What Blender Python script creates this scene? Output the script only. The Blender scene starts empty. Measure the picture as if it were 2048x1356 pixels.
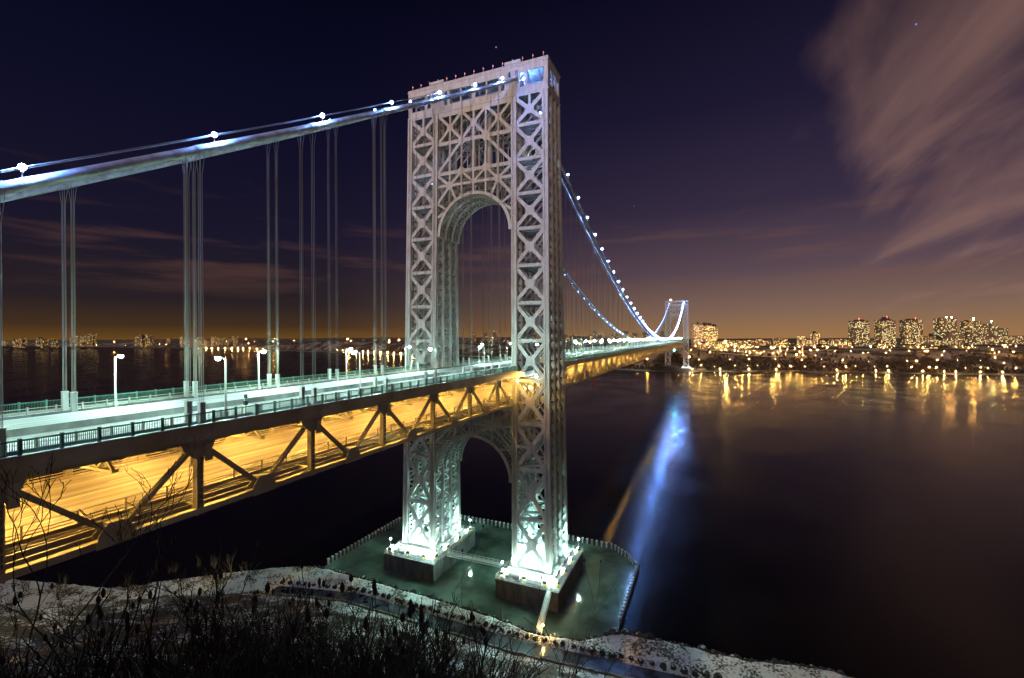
import bpy, math, random
from mathutils import Vector, Matrix
R = math.radians
random.seed(7)
SC = bpy.context.scene
COL = SC.collection

# ------------------------------------------------------------------ camera
CAMP = Vector((-151.84, -77.49, 89.21)); F_PX = 911.2
TH = 0.4083; ROLL = -0.0049; PITCH = 0.0024
cam_d = bpy.data.cameras.new('camera'); cam = bpy.data.objects.new('camera', cam_d); COL.objects.link(cam)
cam_d.sensor_width = 36.0; cam_d.lens = 36.0 * F_PX / 2048.0; cam_d.clip_end = 40000; cam_d.clip_start = 0.5
fwd = Vector((math.cos(TH), math.sin(TH), -PITCH)).normalized()
rgt = Vector((math.sin(TH), -math.cos(TH), 0)).normalized(); upv = rgt.cross(fwd)
r2 = rgt * math.cos(ROLL) + upv * math.sin(ROLL) * -1 * -1
u2 = upv * math.cos(ROLL) - rgt * math.sin(ROLL)
r2 = u2.cross(fwd) * -1
cam.matrix_world = Matrix(((r2.x, u2.x, -fwd.x, CAMP.x), (r2.y, u2.y, -fwd.y, CAMP.y), (r2.z, u2.z, -fwd.z, CAMP.z), (0, 0, 0, 1)))
SC.camera = cam
SC.view_settings.view_transform = 'Standard'; SC.view_settings.look = 'None'
SC.view_settings.exposure = 0.0; SC.view_settings.gamma = 1.0
try:
    SC.cycles.use_denoising = True
    SC.cycles.use_light_tree = True
    SC.cycles.sample_clamp_indirect = 4.0
    SC.cycles.sample_clamp_direct = 0.0
    SC.cycles.max_bounces = 5; SC.cycles.diffuse_bounces = 1; SC.cycles.glossy_bounces = 3; SC.cycles.transmission_bounces = 2
    SC.cycles.blur_glossy = 0.3
except Exception: pass
def ray(u, v):      # direction of an image point, used to survey where real things stand
    x, y = u - 1024, v - 678
    x, y = x * math.cos(ROLL) + y * math.sin(ROLL), -x * math.sin(ROLL) + y * math.cos(ROLL)
    r = x / F_PX; z2 = -y / F_PX; D = 1 + z2 * PITCH; z = z2 - PITCH
    return Vector((D * math.cos(TH) + r * math.sin(TH), D * math.sin(TH) - r * math.cos(TH), z))
def at_z(u, v, z):
    d = ray(u, v); return CAMP + d * ((z - CAMP.z) / d.z)
def at_d(u, v, D): return CAMP + ray(u, v) * D

# ------------------------------------------------------------------ night sky
W = bpy.data.worlds.new('World'); SC.world = W; W.use_nodes = True
nt = W.node_tree; N = nt.nodes; L = nt.links; N.clear()
def nd(t, **k):
    n = N.new(t)
    for a, b in k.items(): setattr(n, a, b)
    return n
def srgb(r, g, b):
    f = lambda c: (c / 255 / 12.92) if c / 255 <= 0.04045 else ((c / 255 + 0.055) / 1.055) ** 2.4
    return (f(r), f(g), f(b), 1)
tc = nd('ShaderNodeTexCoord'); sep = nd('ShaderNodeSeparateXYZ'); L.new(tc.outputs['Generated'], sep.inputs[0])
def ramp(inp, stops, interp='LINEAR'):
    n = nd('ShaderNodeValToRGB'); n.color_ramp.interpolation = interp
    e = n.color_ramp.elements
    while len(e) < len(stops): e.new(0.5)
    for i, (p, c) in enumerate(stops): e[i].position = p; e[i].color = c
    L.new(inp, n.inputs[0]); return n.outputs[0]
def mth(op, a, b=None, c=None, clamp=False):
    n = nd('ShaderNodeMath', operation=op); n.use_clamp = clamp
    for i, x in enumerate((a, b, c)):
        if x is None: continue
        if isinstance(x, (int, float)): n.inputs[i].default_value = x
        else: L.new(x, n.inputs[i])
    return n.outputs[0]
def mixc(f, a, b, blend='MIX'):
    n = nd('ShaderNodeMix', data_type='RGBA', blend_type=blend)
    if isinstance(f, (int, float)): n.inputs[0].default_value = f
    else: L.new(f, n.inputs[0])
    for i, x in ((6, a), (7, b)):
        if isinstance(x, tuple): n.inputs[i].default_value = x
        else: L.new(x, n.inputs[i])
    return n.outputs[2]
def dotd(v):
    n = nd('ShaderNodeVectorMath', operation='DOT_PRODUCT'); L.new(tc.outputs['Generated'], n.inputs[0]); n.inputs[1].default_value = v
    return n.outputs['Value']
def mrange(x, a, b, c=0.0, d=1.0):
    n = nd('ShaderNodeMapRange', interpolation_type='SMOOTHSTEP'); L.new(x, n.inputs[0])
    for i, q in zip((1, 2, 3, 4), (a, b, c, d)): n.inputs[i].default_value = q
    return n.outputs[0]
left = ramp(sep.outputs[2], [(0.0, srgb(104, 72, 30)), (0.025, srgb(66, 47, 30)), (0.07, srgb(40, 32, 36)), (0.20, srgb(25, 22, 42)), (0.40, srgb(13, 13, 36)), (0.62, srgb(5, 5, 22))])
right = ramp(sep.outputs[2], [(0.0, srgb(158, 116, 74)), (0.05, srgb(130, 102, 86)), (0.13, srgb(92, 73, 82)), (0.25, srgb(55, 45, 66)), (0.42, srgb(31, 26, 50)), (0.62, srgb(13, 11, 31))])
east = dotd((0.80, -0.60, 0.0))
base = mixc(mrange(east, 0.05, 0.95), left, right)
# clouds, in directions so that they stay put when the camera moves
pl = nd('ShaderNodeVectorMath', operation='DIVIDE'); cb = nd('ShaderNodeCombineXYZ'); zz = mth('ADD', mth('MAXIMUM', sep.outputs[2], 0.0), 0.12)
for i in range(3): L.new(zz, cb.inputs[i])
L.new(tc.outputs['Generated'], pl.inputs[0]); L.new(cb.outputs[0], pl.inputs[1])
mp = nd('ShaderNodeMapping'); L.new(pl.outputs[0], mp.inputs[0]); mp.inputs['Rotation'].default_value = (0, 0, R(-32)); mp.inputs['Scale'].default_value = (0.42, 1.5, 1)
nz = nd('ShaderNodeTexNoise'); L.new(mp.outputs[0], nz.inputs['Vector']); nz.inputs['Scale'].default_value = 1.7; nz.inputs['Detail'].default_value = 5; nz.inputs['Roughness'].default_value = 0.48
nz.inputs['Distortion'].default_value = 0.5
cA = ray(2250, 120).normalized()
mA = mth('MULTIPLY', mrange(mth('ADD', dotd(tuple(cA)), mth('MULTIPLY', mth('SUBTRACT', nz.outputs[0], 0.5), 0.28)), 0.95, 1.06), mrange(nz.outputs[0], 0.28, 0.62, 0.35, 1.0))
base = mixc(mth('MULTIPLY', mA, 0.56), base, srgb(156, 118, 106))
mp2 = nd('ShaderNodeMapping'); L.new(tc.outputs['Generated'], mp2.inputs[0]); mp2.inputs['Scale'].default_value = (1.6, 1.6, 17)
mp2.inputs['Rotation'].default_value = (R(3), R(2), 0)
nz2 = nd('ShaderNodeTexNoise'); L.new(mp2.outputs[0], nz2.inputs['Vector']); nz2.inputs['Scale'].default_value = 2.1; nz2.inputs['Detail'].default_value = 6; nz2.inputs['Roughness'].default_value = 0.5
band = mth('MULTIPLY', mrange(sep.outputs[2], 0.05, 0.13), mrange(sep.outputs[2], 0.30, 0.17))
mB = mth('MULTIPLY', band, mrange(nz2.outputs[0], 0.50, 0.70))
base = mixc(mth('MULTIPLY', mB, 0.22), base, srgb(128, 88, 70))
# a few stars
vo = nd('ShaderNodeTexVoronoi'); L.new(tc.outputs['Generated'], vo.inputs['Vector']); vo.inputs['Scale'].default_value = 26
st = mth('MULTIPLY', mth('LESS_THAN', vo.outputs['Distance'], 0.034), mrange(sep.outputs[2], 0.2, 0.4))
vs = nd('ShaderNodeSeparateXYZ'); L.new(vo.outputs['Color'], vs.inputs[0])
st = mth('MULTIPLY', st, mth('GREATER_THAN', vs.outputs[0], 0.70))
base = mixc(mth('MULTIPLY', st, 0.55), base, srgb(150, 175, 255))
# city glow of the near bank, low in the west and south
gd = Vector((-0.97, 0.22, 0.0)).normalized()
wst = mth('MULTIPLY', mrange(dotd(tuple(gd)), 0.6, 0.97), mrange(sep.outputs[2], 0.30, 0.06))
base = mixc(wst, base, (7.4, 5.2, 4.5, 1))
zw = mth('MULTIPLY', mrange(dotd((-0.75, -0.1, 0.65)), 0.35, 0.95), mrange(dotd((1.0, 0.0, 0.0)), 0.05, -0.25))
base = mixc(mth('MULTIPLY', zw, mrange(sep.outputs[2], 0.3, 0.55)), base, (0.26, 0.19, 0.15, 1))
bg = nd('ShaderNodeBackground'); L.new(base, bg.inputs[0]); bg.inputs[1].default_value = 1.0
ow = nd('ShaderNodeOutputWorld'); L.new(bg.outputs[0], ow.inputs[0])

# ------------------------------------------------------------------ helpers
def tag(o, label=None, cat=None, group=None, kind=None):
    if label: o['label'] = label
    if cat: o['category'] = cat
    if group: o['group'] = group
    if kind: o['kind'] = kind
    return o
def empty(name, loc=(0, 0, 0), rz=0.0):
    o = bpy.data.objects.new(name, None); COL.objects.link(o); o.location = loc; o.rotation_euler = (0, 0, rz); o.empty_display_size = 0.5
    return o
def copy_tree(o, parent=None, loc=None, rz=None):
    c = o.copy(); COL.objects.link(c)
    if parent is not None: c.parent = parent
    if loc is not None: c.location = loc
    if rz is not None: c.rotation_euler = (0, 0, rz)
    for ch in KIDS.get(o.name, []):
        k = copy_tree(ch, c)
        KIDS.setdefault(c.name, []).append(k)
    return c
KIDS = {}
class MB:
    def __init__(s): s.v = []; s.f = []
    def quad8(s, P):
        b = len(s.v); s.v += [tuple(p) for p in P]
        s.f += [(b, b+3, b+2, b+1), (b+4, b+5, b+6, b+7), (b, b+1, b+5, b+4), (b+1, b+2, b+6, b+5), (b+2, b+3, b+7, b+6), (b+3, b, b+4, b+7)]
    def box(s, x0, x1, y0, y1, z0, z1):
        s.quad8([(x0, y0, z0), (x1, y0, z0), (x1, y1, z0), (x0, y1, z0), (x0, y0, z1), (x1, y0, z1), (x1, y1, z1), (x0, y1, z1)])
    def bar(s, a, b, w, d, n=(1, 0, 0)):
        """bar from a to b: d thick along n, w wide across"""
        a = Vector(a); b = Vector(b); t = (b - a).normalized(); n = Vector(n); n = (n - t * n.dot(t)).normalized(); m = t.cross(n)
        W_, D_ = m * w / 2, n * d / 2
        s.quad8([a - W_ - D_, a + W_ - D_, a + W_ + D_, a - W_ + D_, b - W_ - D_, b + W_ - D_, b + W_ + D_, b - W_ + D_])
    def prism(s, pts, off):
        """flat polygon pts (3D) pushed along off"""
        n = len(pts); b = len(s.v); off = Vector(off)
        s.v += [tuple(p) for p in pts] + [tuple(Vector(p) + off) for p in pts]
        s.f.append(tuple(range(b + n - 1, b - 1, -1))); s.f.append(tuple(range(b + n, b + 2 * n)))
        for i in range(n): j = (i + 1) % n; s.f.append((b + i, b + j, b + n + j, b + n + i))
    def tube(s, pts, r, n=6, caps=True):
        pts = [Vector(p) for p in pts]; rs = r if isinstance(r, (list, tuple)) else [r] * len(pts); b = len(s.v)
        for i, p in enumerate(pts):
            t = (pts[min(i + 1, len(pts) - 1)] - pts[max(i - 1, 0)]).normalized()
            q = Vector((0, 0, 1)) if abs(t.z) < 0.9 else Vector((1, 0, 0))
            x = t.cross(q).normalized(); y = t.cross(x)
            for k in range(n):
                a = 2 * math.pi * k / n; s.v.append(tuple(p + (x * math.cos(a) + y * math.sin(a)) * rs[i]))
        for i in range(len(pts) - 1):
            for k in range(n):
                k2 = (k + 1) % n; s.f.append((b + i*n + k, b + i*n + k2, b + (i+1)*n + k2, b + (i+1)*n + k))
        if caps:
            s.f.append(tuple(range(b + n - 1, b - 1, -1))); s.f.append(tuple(b + (len(pts)-1)*n + k for k in range(n)))
    def sphere(s, c, r, n=8, m=6, sz=1.0, jit=0.0, rnd=random):
        b = len(s.v); c = Vector(c)
        s.v.append((c.x, c.y, c.z - r * sz))
        for i in range(1, m):
            ph = math.pi * i / m - math.pi / 2
            for k in range(n):
                a = 2 * math.pi * k / n; j = 1 + (rnd.uniform(-jit, jit) if jit else 0)
                s.v.append((c.x + r * j * math.cos(ph) * math.cos(a), c.y + r * j * math.cos(ph) * math.sin(a), c.z + r * sz * j * math.sin(ph)))
        s.v.append((c.x, c.y, c.z + r * sz)); t = len(s.v) - 1
        for k in range(n): s.f.append((b, b + 1 + (k + 1) % n, b + 1 + k)); s.f.append((t, t - n + k, t - n + (k + 1) % n))
        for i in range(m - 2):
            for k in range(n):
                a = b + 1 + i * n; k2 = (k + 1) % n; s.f.append((a + k, a + k2, a + n + k2, a + n + k))
    def build(s, name, mat, parent=None, smooth=False):
        me = bpy.data.meshes.new(name); me.from_pydata(s.v, [], s.f); me.materials.append(mat)
        if smooth: me.polygons.foreach_set('use_smooth', [True] * len(me.polygons))
        me.update(); o = bpy.data.objects.new(name, me); COL.objects.link(o)
        if parent is not None: o.parent = parent; KIDS.setdefault(parent.name, []).append(o)
        return o
def share(o, name, parent, loc=(0, 0, 0)):
    c = o.copy(); c.name = name; COL.objects.link(c); c.parent = parent; c.location = loc; KIDS.setdefault(parent.name, []).append(c); return c

ORD = ['first','second','third','fourth','fifth','sixth','seventh','eighth','ninth','tenth','eleventh','twelfth','thirteenth','fourteenth','fifteenth','sixteenth','seventeenth','eighteenth','nineteenth']
TENS = {2:'twent',3:'thirt',4:'fort',5:'fift',6:'sixt',7:'sevent',8:'eight',9:'ninet'}
def nth(i):
    if i <= 19: return ORD[i-1]
    if i >= 100: return 'hundred and ' + nth(i - 100) if i > 100 else 'hundredth'
    t, u = divmod(i, 10)
    return TENS[t] + ('ieth' if u == 0 else 'y-' + ORD[u-1])

# ------------------------------------------------------------------ materials
MATS = {}
def mat(name, col, rough=0.6, metal=0.0, var=0.0, scale=0.5, col2=None, emit=None, strength=0.0, bump=0.0, spec=None, thr=(0.4, 0.6), stretch=(1, 1, 1)):
    m = bpy.data.materials.new(name); m.use_nodes = True; t = m.node_tree; b = t.nodes['Principled BSDF']
    b.inputs['Base Color'].default_value = (*col, 1); b.inputs['Roughness'].default_value = rough; b.inputs['Metallic'].default_value = metal
    if spec is not None: b.inputs['Specular IOR Level'].default_value = spec
    if emit: b.inputs['Emission Color'].default_value = (*emit, 1); b.inputs['Emission Strength'].default_value = strength
    if var or col2 or bump:
        tcn = t.nodes.new('ShaderNodeTexCoord'); mpn = t.nodes.new('ShaderNodeMapping'); t.links.new(tcn.outputs['Object'], mpn.inputs[0]); mpn.inputs['Scale'].default_value = stretch
        n = t.nodes.new('ShaderNodeTexNoise'); n.inputs['Scale'].default_value = scale; n.inputs['Detail'].default_value = 6; t.links.new(mpn.outputs[0], n.inputs['Vector'])
        rp = t.nodes.new('ShaderNodeValToRGB'); e = rp.color_ramp.elements
        c2 = col2 or tuple(c * (1 - var) for c in col)
        e[0].position = thr[0]; e[0].color = (*c2, 1); e[1].position = thr[1]; e[1].color = (*col, 1)
        t.links.new(n.outputs[0], rp.inputs[0]); t.links.new(rp.outputs[0], b.inputs['Base Color'])
        if bump:
            bp = t.nodes.new('ShaderNodeBump'); bp.inputs['Strength'].default_value = bump; bp.inputs['Distance'].default_value = 0.2
            t.links.new(n.outputs[0], bp.inputs['Height']); t.links.new(bp.outputs[0], b.inputs['Normal'])
    MATS[name] = m; return m
steel = mat('silver_steel', (0.40, 0.41, 0.42), 0.5, 0.0, col2=(0.31, 0.29, 0.27), scale=0.9, thr=(0.34, 0.62), stretch=(1, 1, 0.25), bump=0.1)
steel2 = mat('weathered_steel', (0.42, 0.39, 0.34), 0.55, col2=(0.27, 0.21, 0.15), scale=0.35, thr=(0.3, 0.6), stretch=(0.5, 1, 0.6), bump=0.1)
cable_m = mat('cable_silver', (0.42, 0.42, 0.42), 0.5, 0.2, col2=(0.28, 0.26, 0.24), scale=0.9, thr=(.38, .6), bump=.15)
rope_m = mat('rope_grey', (0.17, 0.15, 0.13), 0.6, 0.0)
green_rail = mat('green_rail_paint', (0.05, 0.13, 0.10), 0.5, var=0.3, scale=2)
road_m = mat('salted_road', (0.44, 0.45, 0.46), 0.75, col2=(0.25, 0.24, 0.25), scale=0.5, stretch=(0.03, 1.5, 1), thr=(0.38, 0.62))
lroad_m = mat('lower_road', (0.36, 0.33, 0.30), 0.7, col2=(0.17, 0.15, 0.13), scale=0.5, stretch=(0.04, 1.3, 1), thr=(0.35, 0.65))
walk_m = mat('snowy_walkway', (0.62, 0.64, 0.66), 0.8, col2=(0.10, 0.11, 0.11), scale=1.6, stretch=(0.6, 2, 1), thr=(0.42, 0.56), bump=0.5)
white_paint = mat('road_paint', (0.8, 0.8, 0.78), 0.6, var=0.15, scale=3)
conc = mat('pier_concrete', (0.17, 0.17, 0.17), 0.8, col2=(0.07, 0.07, 0.07), scale=0.5, stretch=(1, 1, 0.3), thr=(0.3, 0.65), bump=0.2)
pale_conc = mat('pedestal_concrete', (0.58, 0.57, 0.55), 0.8, var=0.25, scale=0.8)
white_metal = mat('galvanised_rail', (0.55, 0.56, 0.55), 0.45, 0.2, var=0.15, scale=2)
yellow_m = mat('yellow_paint', (0.65, 0.50, 0.10), 0.5, var=0.2, scale=3)
dark_m = mat('dark_iron', (0.04, 0.04, 0.04), 0.5, var=0.3, scale=2)
bark = mat('dark_bark', (0.018, 0.014, 0.012), 0.9, var=0.4, scale=4)
bark2 = mat('pale_bark', (0.30, 0.20, 0.12), 0.9, var=0.4, scale=2)
seed_m = mat('sumac_seed', (0.02, 0.008, 0.006), 0.95, var=0.4, scale=9)
rock = mat('dark_rock', (0.055, 0.05, 0.045), 0.85, var=0.5, scale=1.3, bump=0.5)
redm = mat('red_paint', (0.5, 0.05, 0.03), 0.5, var=0.2, scale=3)
CB = (0.50, 0.70, 1.0)          # cold blue cable lamps
TEAL = (0.60, 1.0, 0.84)        # mercury street lamps
SOD = (1.0, 0.53, 0.10)         # sodium lamps
COLD = (0.72, 1.0, 0.95)
e_cable = mat('cable_lamp_glass', (0.8, 0.8, 0.8), emit=(0.16, 0.34, 1.0), strength=2600)
e_street = mat('street_lamp_glass', (0.8, 0.8, 0.8), emit=TEAL, strength=6200)
e_sod = mat('sodium_tube_glass', (0.8, 0.8, 0.8), emit=SOD, strength=880)
e_flood = mat('floodlight_glass', (0.8, 0.8, 0.8), emit=COLD, strength=420)
e_cable_dim = mat('dim_cable_lamp_glass', (0.8, 0.8, 0.8), emit=(0.16, 0.34, 1.0), strength=110)
e_base = mat('pier_globe_glass', (0.8, 0.8, 0.8), emit=(0.48, 1.0, 0.86), strength=15000)
e_gold = mat('gold_lamp_glass', (0.8, 0.8, 0.8), emit=(1.0, 0.50, 0.12), strength=420)
e_path = mat('shore_lamp_glass', (0.8, 0.8, 0.8), emit=(1.0, 0.66, 0.2), strength=900)
e_red = mat('red_lamp_glass', (0.8, 0.8, 0.8), emit=(1.0, 0.10, 0.05), strength=9)
e_beacon = mat('beacon_glass', (0.8, 0.8, 0.8), emit=(1.0, 0.55, 0.3), strength=900)
e_green = mat('green_lamp_glass', (0.8, 0.8, 0.8), emit=(0.1, 1.0, 0.6), strength=120)

def mapsnow(name, snowc, darkc, scale, thr, extra=None):
    return mat(name, snowc, 0.85, col2=darkc, scale=scale, thr=thr, bump=0.6)
snow_m = mapsnow('shore_snow', (0.60, 0.60, 0.62), (0.085, 0.06, 0.042), 0.16, (0.40, 0.53))
# snow with small tufts of dead grass and stones
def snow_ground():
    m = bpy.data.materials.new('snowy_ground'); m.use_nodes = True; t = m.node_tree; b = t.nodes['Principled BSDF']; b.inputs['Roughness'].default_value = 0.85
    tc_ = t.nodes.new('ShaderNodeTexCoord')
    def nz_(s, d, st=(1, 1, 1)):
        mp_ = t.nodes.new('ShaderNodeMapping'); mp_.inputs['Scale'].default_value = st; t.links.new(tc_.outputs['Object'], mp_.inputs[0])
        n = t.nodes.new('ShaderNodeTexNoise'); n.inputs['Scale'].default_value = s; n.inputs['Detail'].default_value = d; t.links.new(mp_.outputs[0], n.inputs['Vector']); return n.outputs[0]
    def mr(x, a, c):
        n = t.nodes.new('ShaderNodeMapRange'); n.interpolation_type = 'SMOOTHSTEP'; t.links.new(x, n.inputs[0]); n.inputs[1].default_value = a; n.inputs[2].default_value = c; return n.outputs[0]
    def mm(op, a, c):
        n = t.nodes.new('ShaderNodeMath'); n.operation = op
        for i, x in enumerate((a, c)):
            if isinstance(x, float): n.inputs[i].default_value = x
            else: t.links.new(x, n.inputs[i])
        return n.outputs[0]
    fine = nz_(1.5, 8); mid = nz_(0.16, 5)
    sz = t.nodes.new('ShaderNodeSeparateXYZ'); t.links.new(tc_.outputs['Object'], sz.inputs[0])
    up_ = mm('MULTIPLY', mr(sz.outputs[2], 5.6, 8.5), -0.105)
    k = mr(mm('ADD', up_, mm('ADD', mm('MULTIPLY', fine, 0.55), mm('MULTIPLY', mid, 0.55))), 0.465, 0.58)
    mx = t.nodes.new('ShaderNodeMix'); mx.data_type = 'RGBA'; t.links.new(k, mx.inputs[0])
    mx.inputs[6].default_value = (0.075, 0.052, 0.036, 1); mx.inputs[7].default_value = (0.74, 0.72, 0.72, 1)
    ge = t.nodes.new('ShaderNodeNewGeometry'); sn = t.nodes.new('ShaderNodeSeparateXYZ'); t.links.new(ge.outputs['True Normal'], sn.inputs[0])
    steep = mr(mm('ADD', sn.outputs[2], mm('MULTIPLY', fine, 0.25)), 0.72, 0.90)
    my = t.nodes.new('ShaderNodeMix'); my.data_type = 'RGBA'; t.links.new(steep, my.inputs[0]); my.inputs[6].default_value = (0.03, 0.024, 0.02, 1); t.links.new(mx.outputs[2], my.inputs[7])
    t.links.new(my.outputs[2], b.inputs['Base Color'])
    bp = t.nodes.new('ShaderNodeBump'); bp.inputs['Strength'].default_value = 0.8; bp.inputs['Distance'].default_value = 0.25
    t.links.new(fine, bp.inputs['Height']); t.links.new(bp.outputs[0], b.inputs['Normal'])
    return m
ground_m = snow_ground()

# ------------------------------------------------------------------ bridge tower
ZT = 184.0; ZB = 11.6; LX = 1116.0
def kz(z): return (ZT - z) / 172.0
def TT(z): return 6.0 + 3.3 * kz(z)
def WO(z): return 28.1 + 1.45 * kz(z)
def WI(z): return 14.7 + 1.0 * kz(z)
def PX(k, z): return -TT(z) + 2 * TT(z) * k / 3.0        # x of lattice plane k (0 front .. 3 back)
HZ = [172.5, 162.3, 150.5, 138.6, 126.6, 113.9, 101.1, 88.2, 74.6, 59.9, 44.6, 28.0, ZB]
def gusset(mb, x, y, z, r, th, n=8):
    pts = [(x - th / 2, y + r * math.cos(R(22.5 + 45 * i)), z + r * math.sin(R(22.5 + 45 * i))) for i in range(n)]
    mb.prism(pts, (th, 0, 0))
def tower(root):
    steelp = steel
    for s in (1, -1):
        leg = MB()
        for k in range(4):
            for t_ in (0, 1):
                yf = (lambda z: s * (WI(z) + 1.0)) if t_ == 0 else (lambda z: s * (WO(z) - 1.0))
                a = (PX(k, ZB), yf(ZB), ZB); b = (PX(k, 172.6), yf(172.6), 172.6)
                w_ = 2.0; dx = 1.5 if k in (0, 3) else 1.1
                leg.bar(a, b, w_ - 0.5, dx - 0.5, (1, 0, 0))                 # core web, set back
                for e in (-1, 1):                                            # flange strips
                    for ex in (-1, 1):
                        o = Vector((ex * (dx / 2 - 0.16), e * (w_ / 2 - 0.3), 0))
                        leg.bar(Vector(a) + o, Vector(b) + o, 0.6, 0.3, (1, 0, 0))
                nr = 62 if k == 0 else 40
                for i in range(nr):                                          # ladder rungs of the riveted column
                    z = ZB + 1 + (160.0) * i / nr
                    for ex in ((-1,) if k == 0 else (1,)):
                        x = PX(k, z) + ex * (dx / 2 - 0.14)
                        leg.box(x - 0.10, x + 0.10, yf(z) - 0.45, yf(z) + 0.45, z - 0.14, z + 0.14)
        lo = leg.build('leg', steelp, root)
        # panels
        for i in range(len(HZ) - 1):
            z1, z0 = HZ[i], HZ[i + 1]; zc = (z1 + z0) / 2
            brs = [MB() for _ in range(4)]; sts = [MB() for _ in range(4)]; sls = [MB(), MB()]; fb_ = MB()
            for k in range(4):
                br = brs[k]; stt = sts[k]
                wbar = 1.3 if k == 0 else 0.6; th = 0.5
                yi = lambda z: s * (WI(z) + 1.6); yo = lambda z: s * (WO(z) - 1.6)
                yc = (yi(zc) + yo(zc)) / 2; dxk = 0.08 * k
                lift = 0.0
                for (ya, za) in ((yi(z1), z1 - 0.6), (yo(z1), z1 - 0.6), (yi(z0), z0 + 0.6), (yo(z0), z0 + 0.6)):
                    br.bar((PX(k, za), ya, za), (PX(k, zc), yc, zc), wbar, th, (1, 0, 0))
                gusset(br, PX(k, zc), yc, zc, 1.75 if k == 0 else 1.3, th + 0.12)
                for (ya, za, sg, vz) in ((yi(z1), z1, 1, -1), (yo(z1), z1, -1, -1), (yi(z0), z0, 1, 1), (yo(z0), z0, -1, 1)):
                    x = PX(k, za) - 0.33
                    br.prism([(x, ya - s * sg * 0.8, za), (x, ya + s * sg * 1.5, za), (x, ya + s * sg * 0.6, za + vz * 1.9), (x, ya - s * sg * 0.8, za + vz * 2.6)], (0.66, 0, 0))
                stt.bar((PX(k, z0), yi(z0) - s * 0.6, z0), (PX(k, z0), yo(z0) + s * 0.6, z0), 1.15 if k == 0 else 0.7, 0.62, (1, 0, 0))
                if z1 < 76:                                                 # mid struts below the deck
                    stt.bar((PX(k, zc), yi(zc) - s * 0.5, zc + 0.01), (PX(k, zc), yc, zc + 0.01), 0.8, 0.45, (1, 0, 0))
                if i == 0:
                    stt.bar((PX(k, zc), yc, zc), (PX(k, z1), yc, z1), 0.8, 0.45, (1, 0, 0))
            stt = fb_
            for k in range(3):                                              # bracing between the four planes at each floor
                for f in (0.05, 0.95):
                    y = s * (WI(z0) + 1 + (WO(z0) - WI(z0) - 2) * f)
                    stt.bar((PX(k, z0), y, z0 + 0.02), (PX(k + 1, z0), y, z0 + 0.02), 0.6, 0.6, (0, 0, 1))
                stt.bar((PX(k, z0), s * (WI(z0) + 1.2), z0 - 0.3), (PX(k + 1, z0), s * (WO(z0) - 1.2), z0 - 0.3), 0.3, 0.4, (0, 0, 1))
                stt.bar((PX(k, z0), s * (WO(z0) - 1.2), z0 - 0.32), (PX(k + 1, z0), s * (WI(z0) + 1.2), z0 - 0.32), 0.3, 0.4, (0, 0, 1))
            # side lattice (faces along the river)
            nsub = max(2, int((z1 - z0) / 3.1))
            for t_ in (0, 1):
                br = sls[t_]
                for j in range(nsub):
                    za = z0 + (z1 - z0) * j / nsub; zb = z0 + (z1 - z0) * (j + 1) / nsub
                    if t_ == 0 and za > 124 and za < 172: pass
                    for k in range(3):
                        y0 = s * ((WI(za) + 1.0) if t_ == 0 else (WO(za) - 1.0)); y1 = s * ((WI(zb) + 1.0) if t_ == 0 else (WO(zb) - 1.0))
                        xa, xb = PX(k, za) + 0.5, PX(k + 1, za) - 0.5; xa2, xb2 = PX(k, zb) + 0.5, PX(k + 1, zb) - 0.5
                        if k == 1:
                            br.bar((xa, y0, za), (xb2, y1, zb), 0.42, 0.5, (0, 1, 0)); br.bar((xb, y0, za), (xa2, y1, zb), 0.42, 0.46, (0, 1, 0))
                            br.bar((xa, y0, za), (xb, y0, za), 0.7, 0.54, (0, 1, 0))
                        else:
                            if j % 2 == 0: br.bar((xa, y0, za), (xb2, y1, zb), 0.6, 0.5, (0, 1, 0))
                            else: br.bar((xb, y0, za), (xa2, y1, zb), 0.6, 0.5, (0, 1, 0))
                            br.bar((xa, y0, za), (xb, y0, za), 0.45, 0.56, (0, 1, 0))
            for k in range(4): brs[k].build('cross_brace', steelp, lo); sts[k].build('strut', steelp, lo)
            [q.build('side_lattice', steelp, lo) for q in sls]; fb_.build('floor_bracing', steelp, lo)
    # ---- portals
    def ring(cz, rad, name, top):
        n = 28; os_ = []
        for k in range(4):
            prev = None; mb = MB()
            for i in range(n + 1):
                a = math.pi * i / n
                p = (PX(k, cz), rad * math.cos(a), cz + rad * math.sin(a)); q = (PX(k, cz), (rad - 1.1) * math.cos(a), cz + (rad - 1.1) * math.sin(a))
                if prev: 
                    th = 0.7
                    P = [prev[0], p, q, prev[1]]
                    mb.quad8([(x - th/2, y, z) for x, y, z in P] + [(x + th/2, y, z) for x, y, z in P])
                prev = (p, q)
            os_.append(mb.build(name, steelp, root))
        o = os_[0]
        sf = MB()
        n2 = 34
        for i in range(1, n2):
            a = math.pi * i / n2; rr = rad - 0.5
            y, z = rr * math.cos(a), cz + rr * math.sin(a)
            sf.bar((PX(0, cz) + .35, y, z), (PX(3, cz) - .35, y, z), 0.22, 0.3, (0, math.cos(a), math.sin(a)))
        for k in range(3):
            for f in (0.5,):
                pts = []
                for i in range(n2 + 1):
                    a = math.pi * i / n2; x = PX(k, cz) * (1 - f) + PX(k + 1, cz) * f
                    pts.append((x, (rad - 0.55) * math.cos(a), cz + (rad - 0.55) * math.sin(a)))
                for p, q in zip(pts[:-1], pts[1:]): sf.bar(p, q, 0.25, 0.3, (1, 0, 0))
        sf.build('soffit_lattice', steelp, o)
        return o
    ring(126.9, 15.0, 'arch_rib', 1)
    ring(39.6, 15.5, 'arch_rib', 0)
    up = MB()
    V = [14.7, 9.8, 4.9, 0, -4.9, -9.8, -14.7]
    H0, H1, H2 = 172.3, 161.2, 150.0
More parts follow.
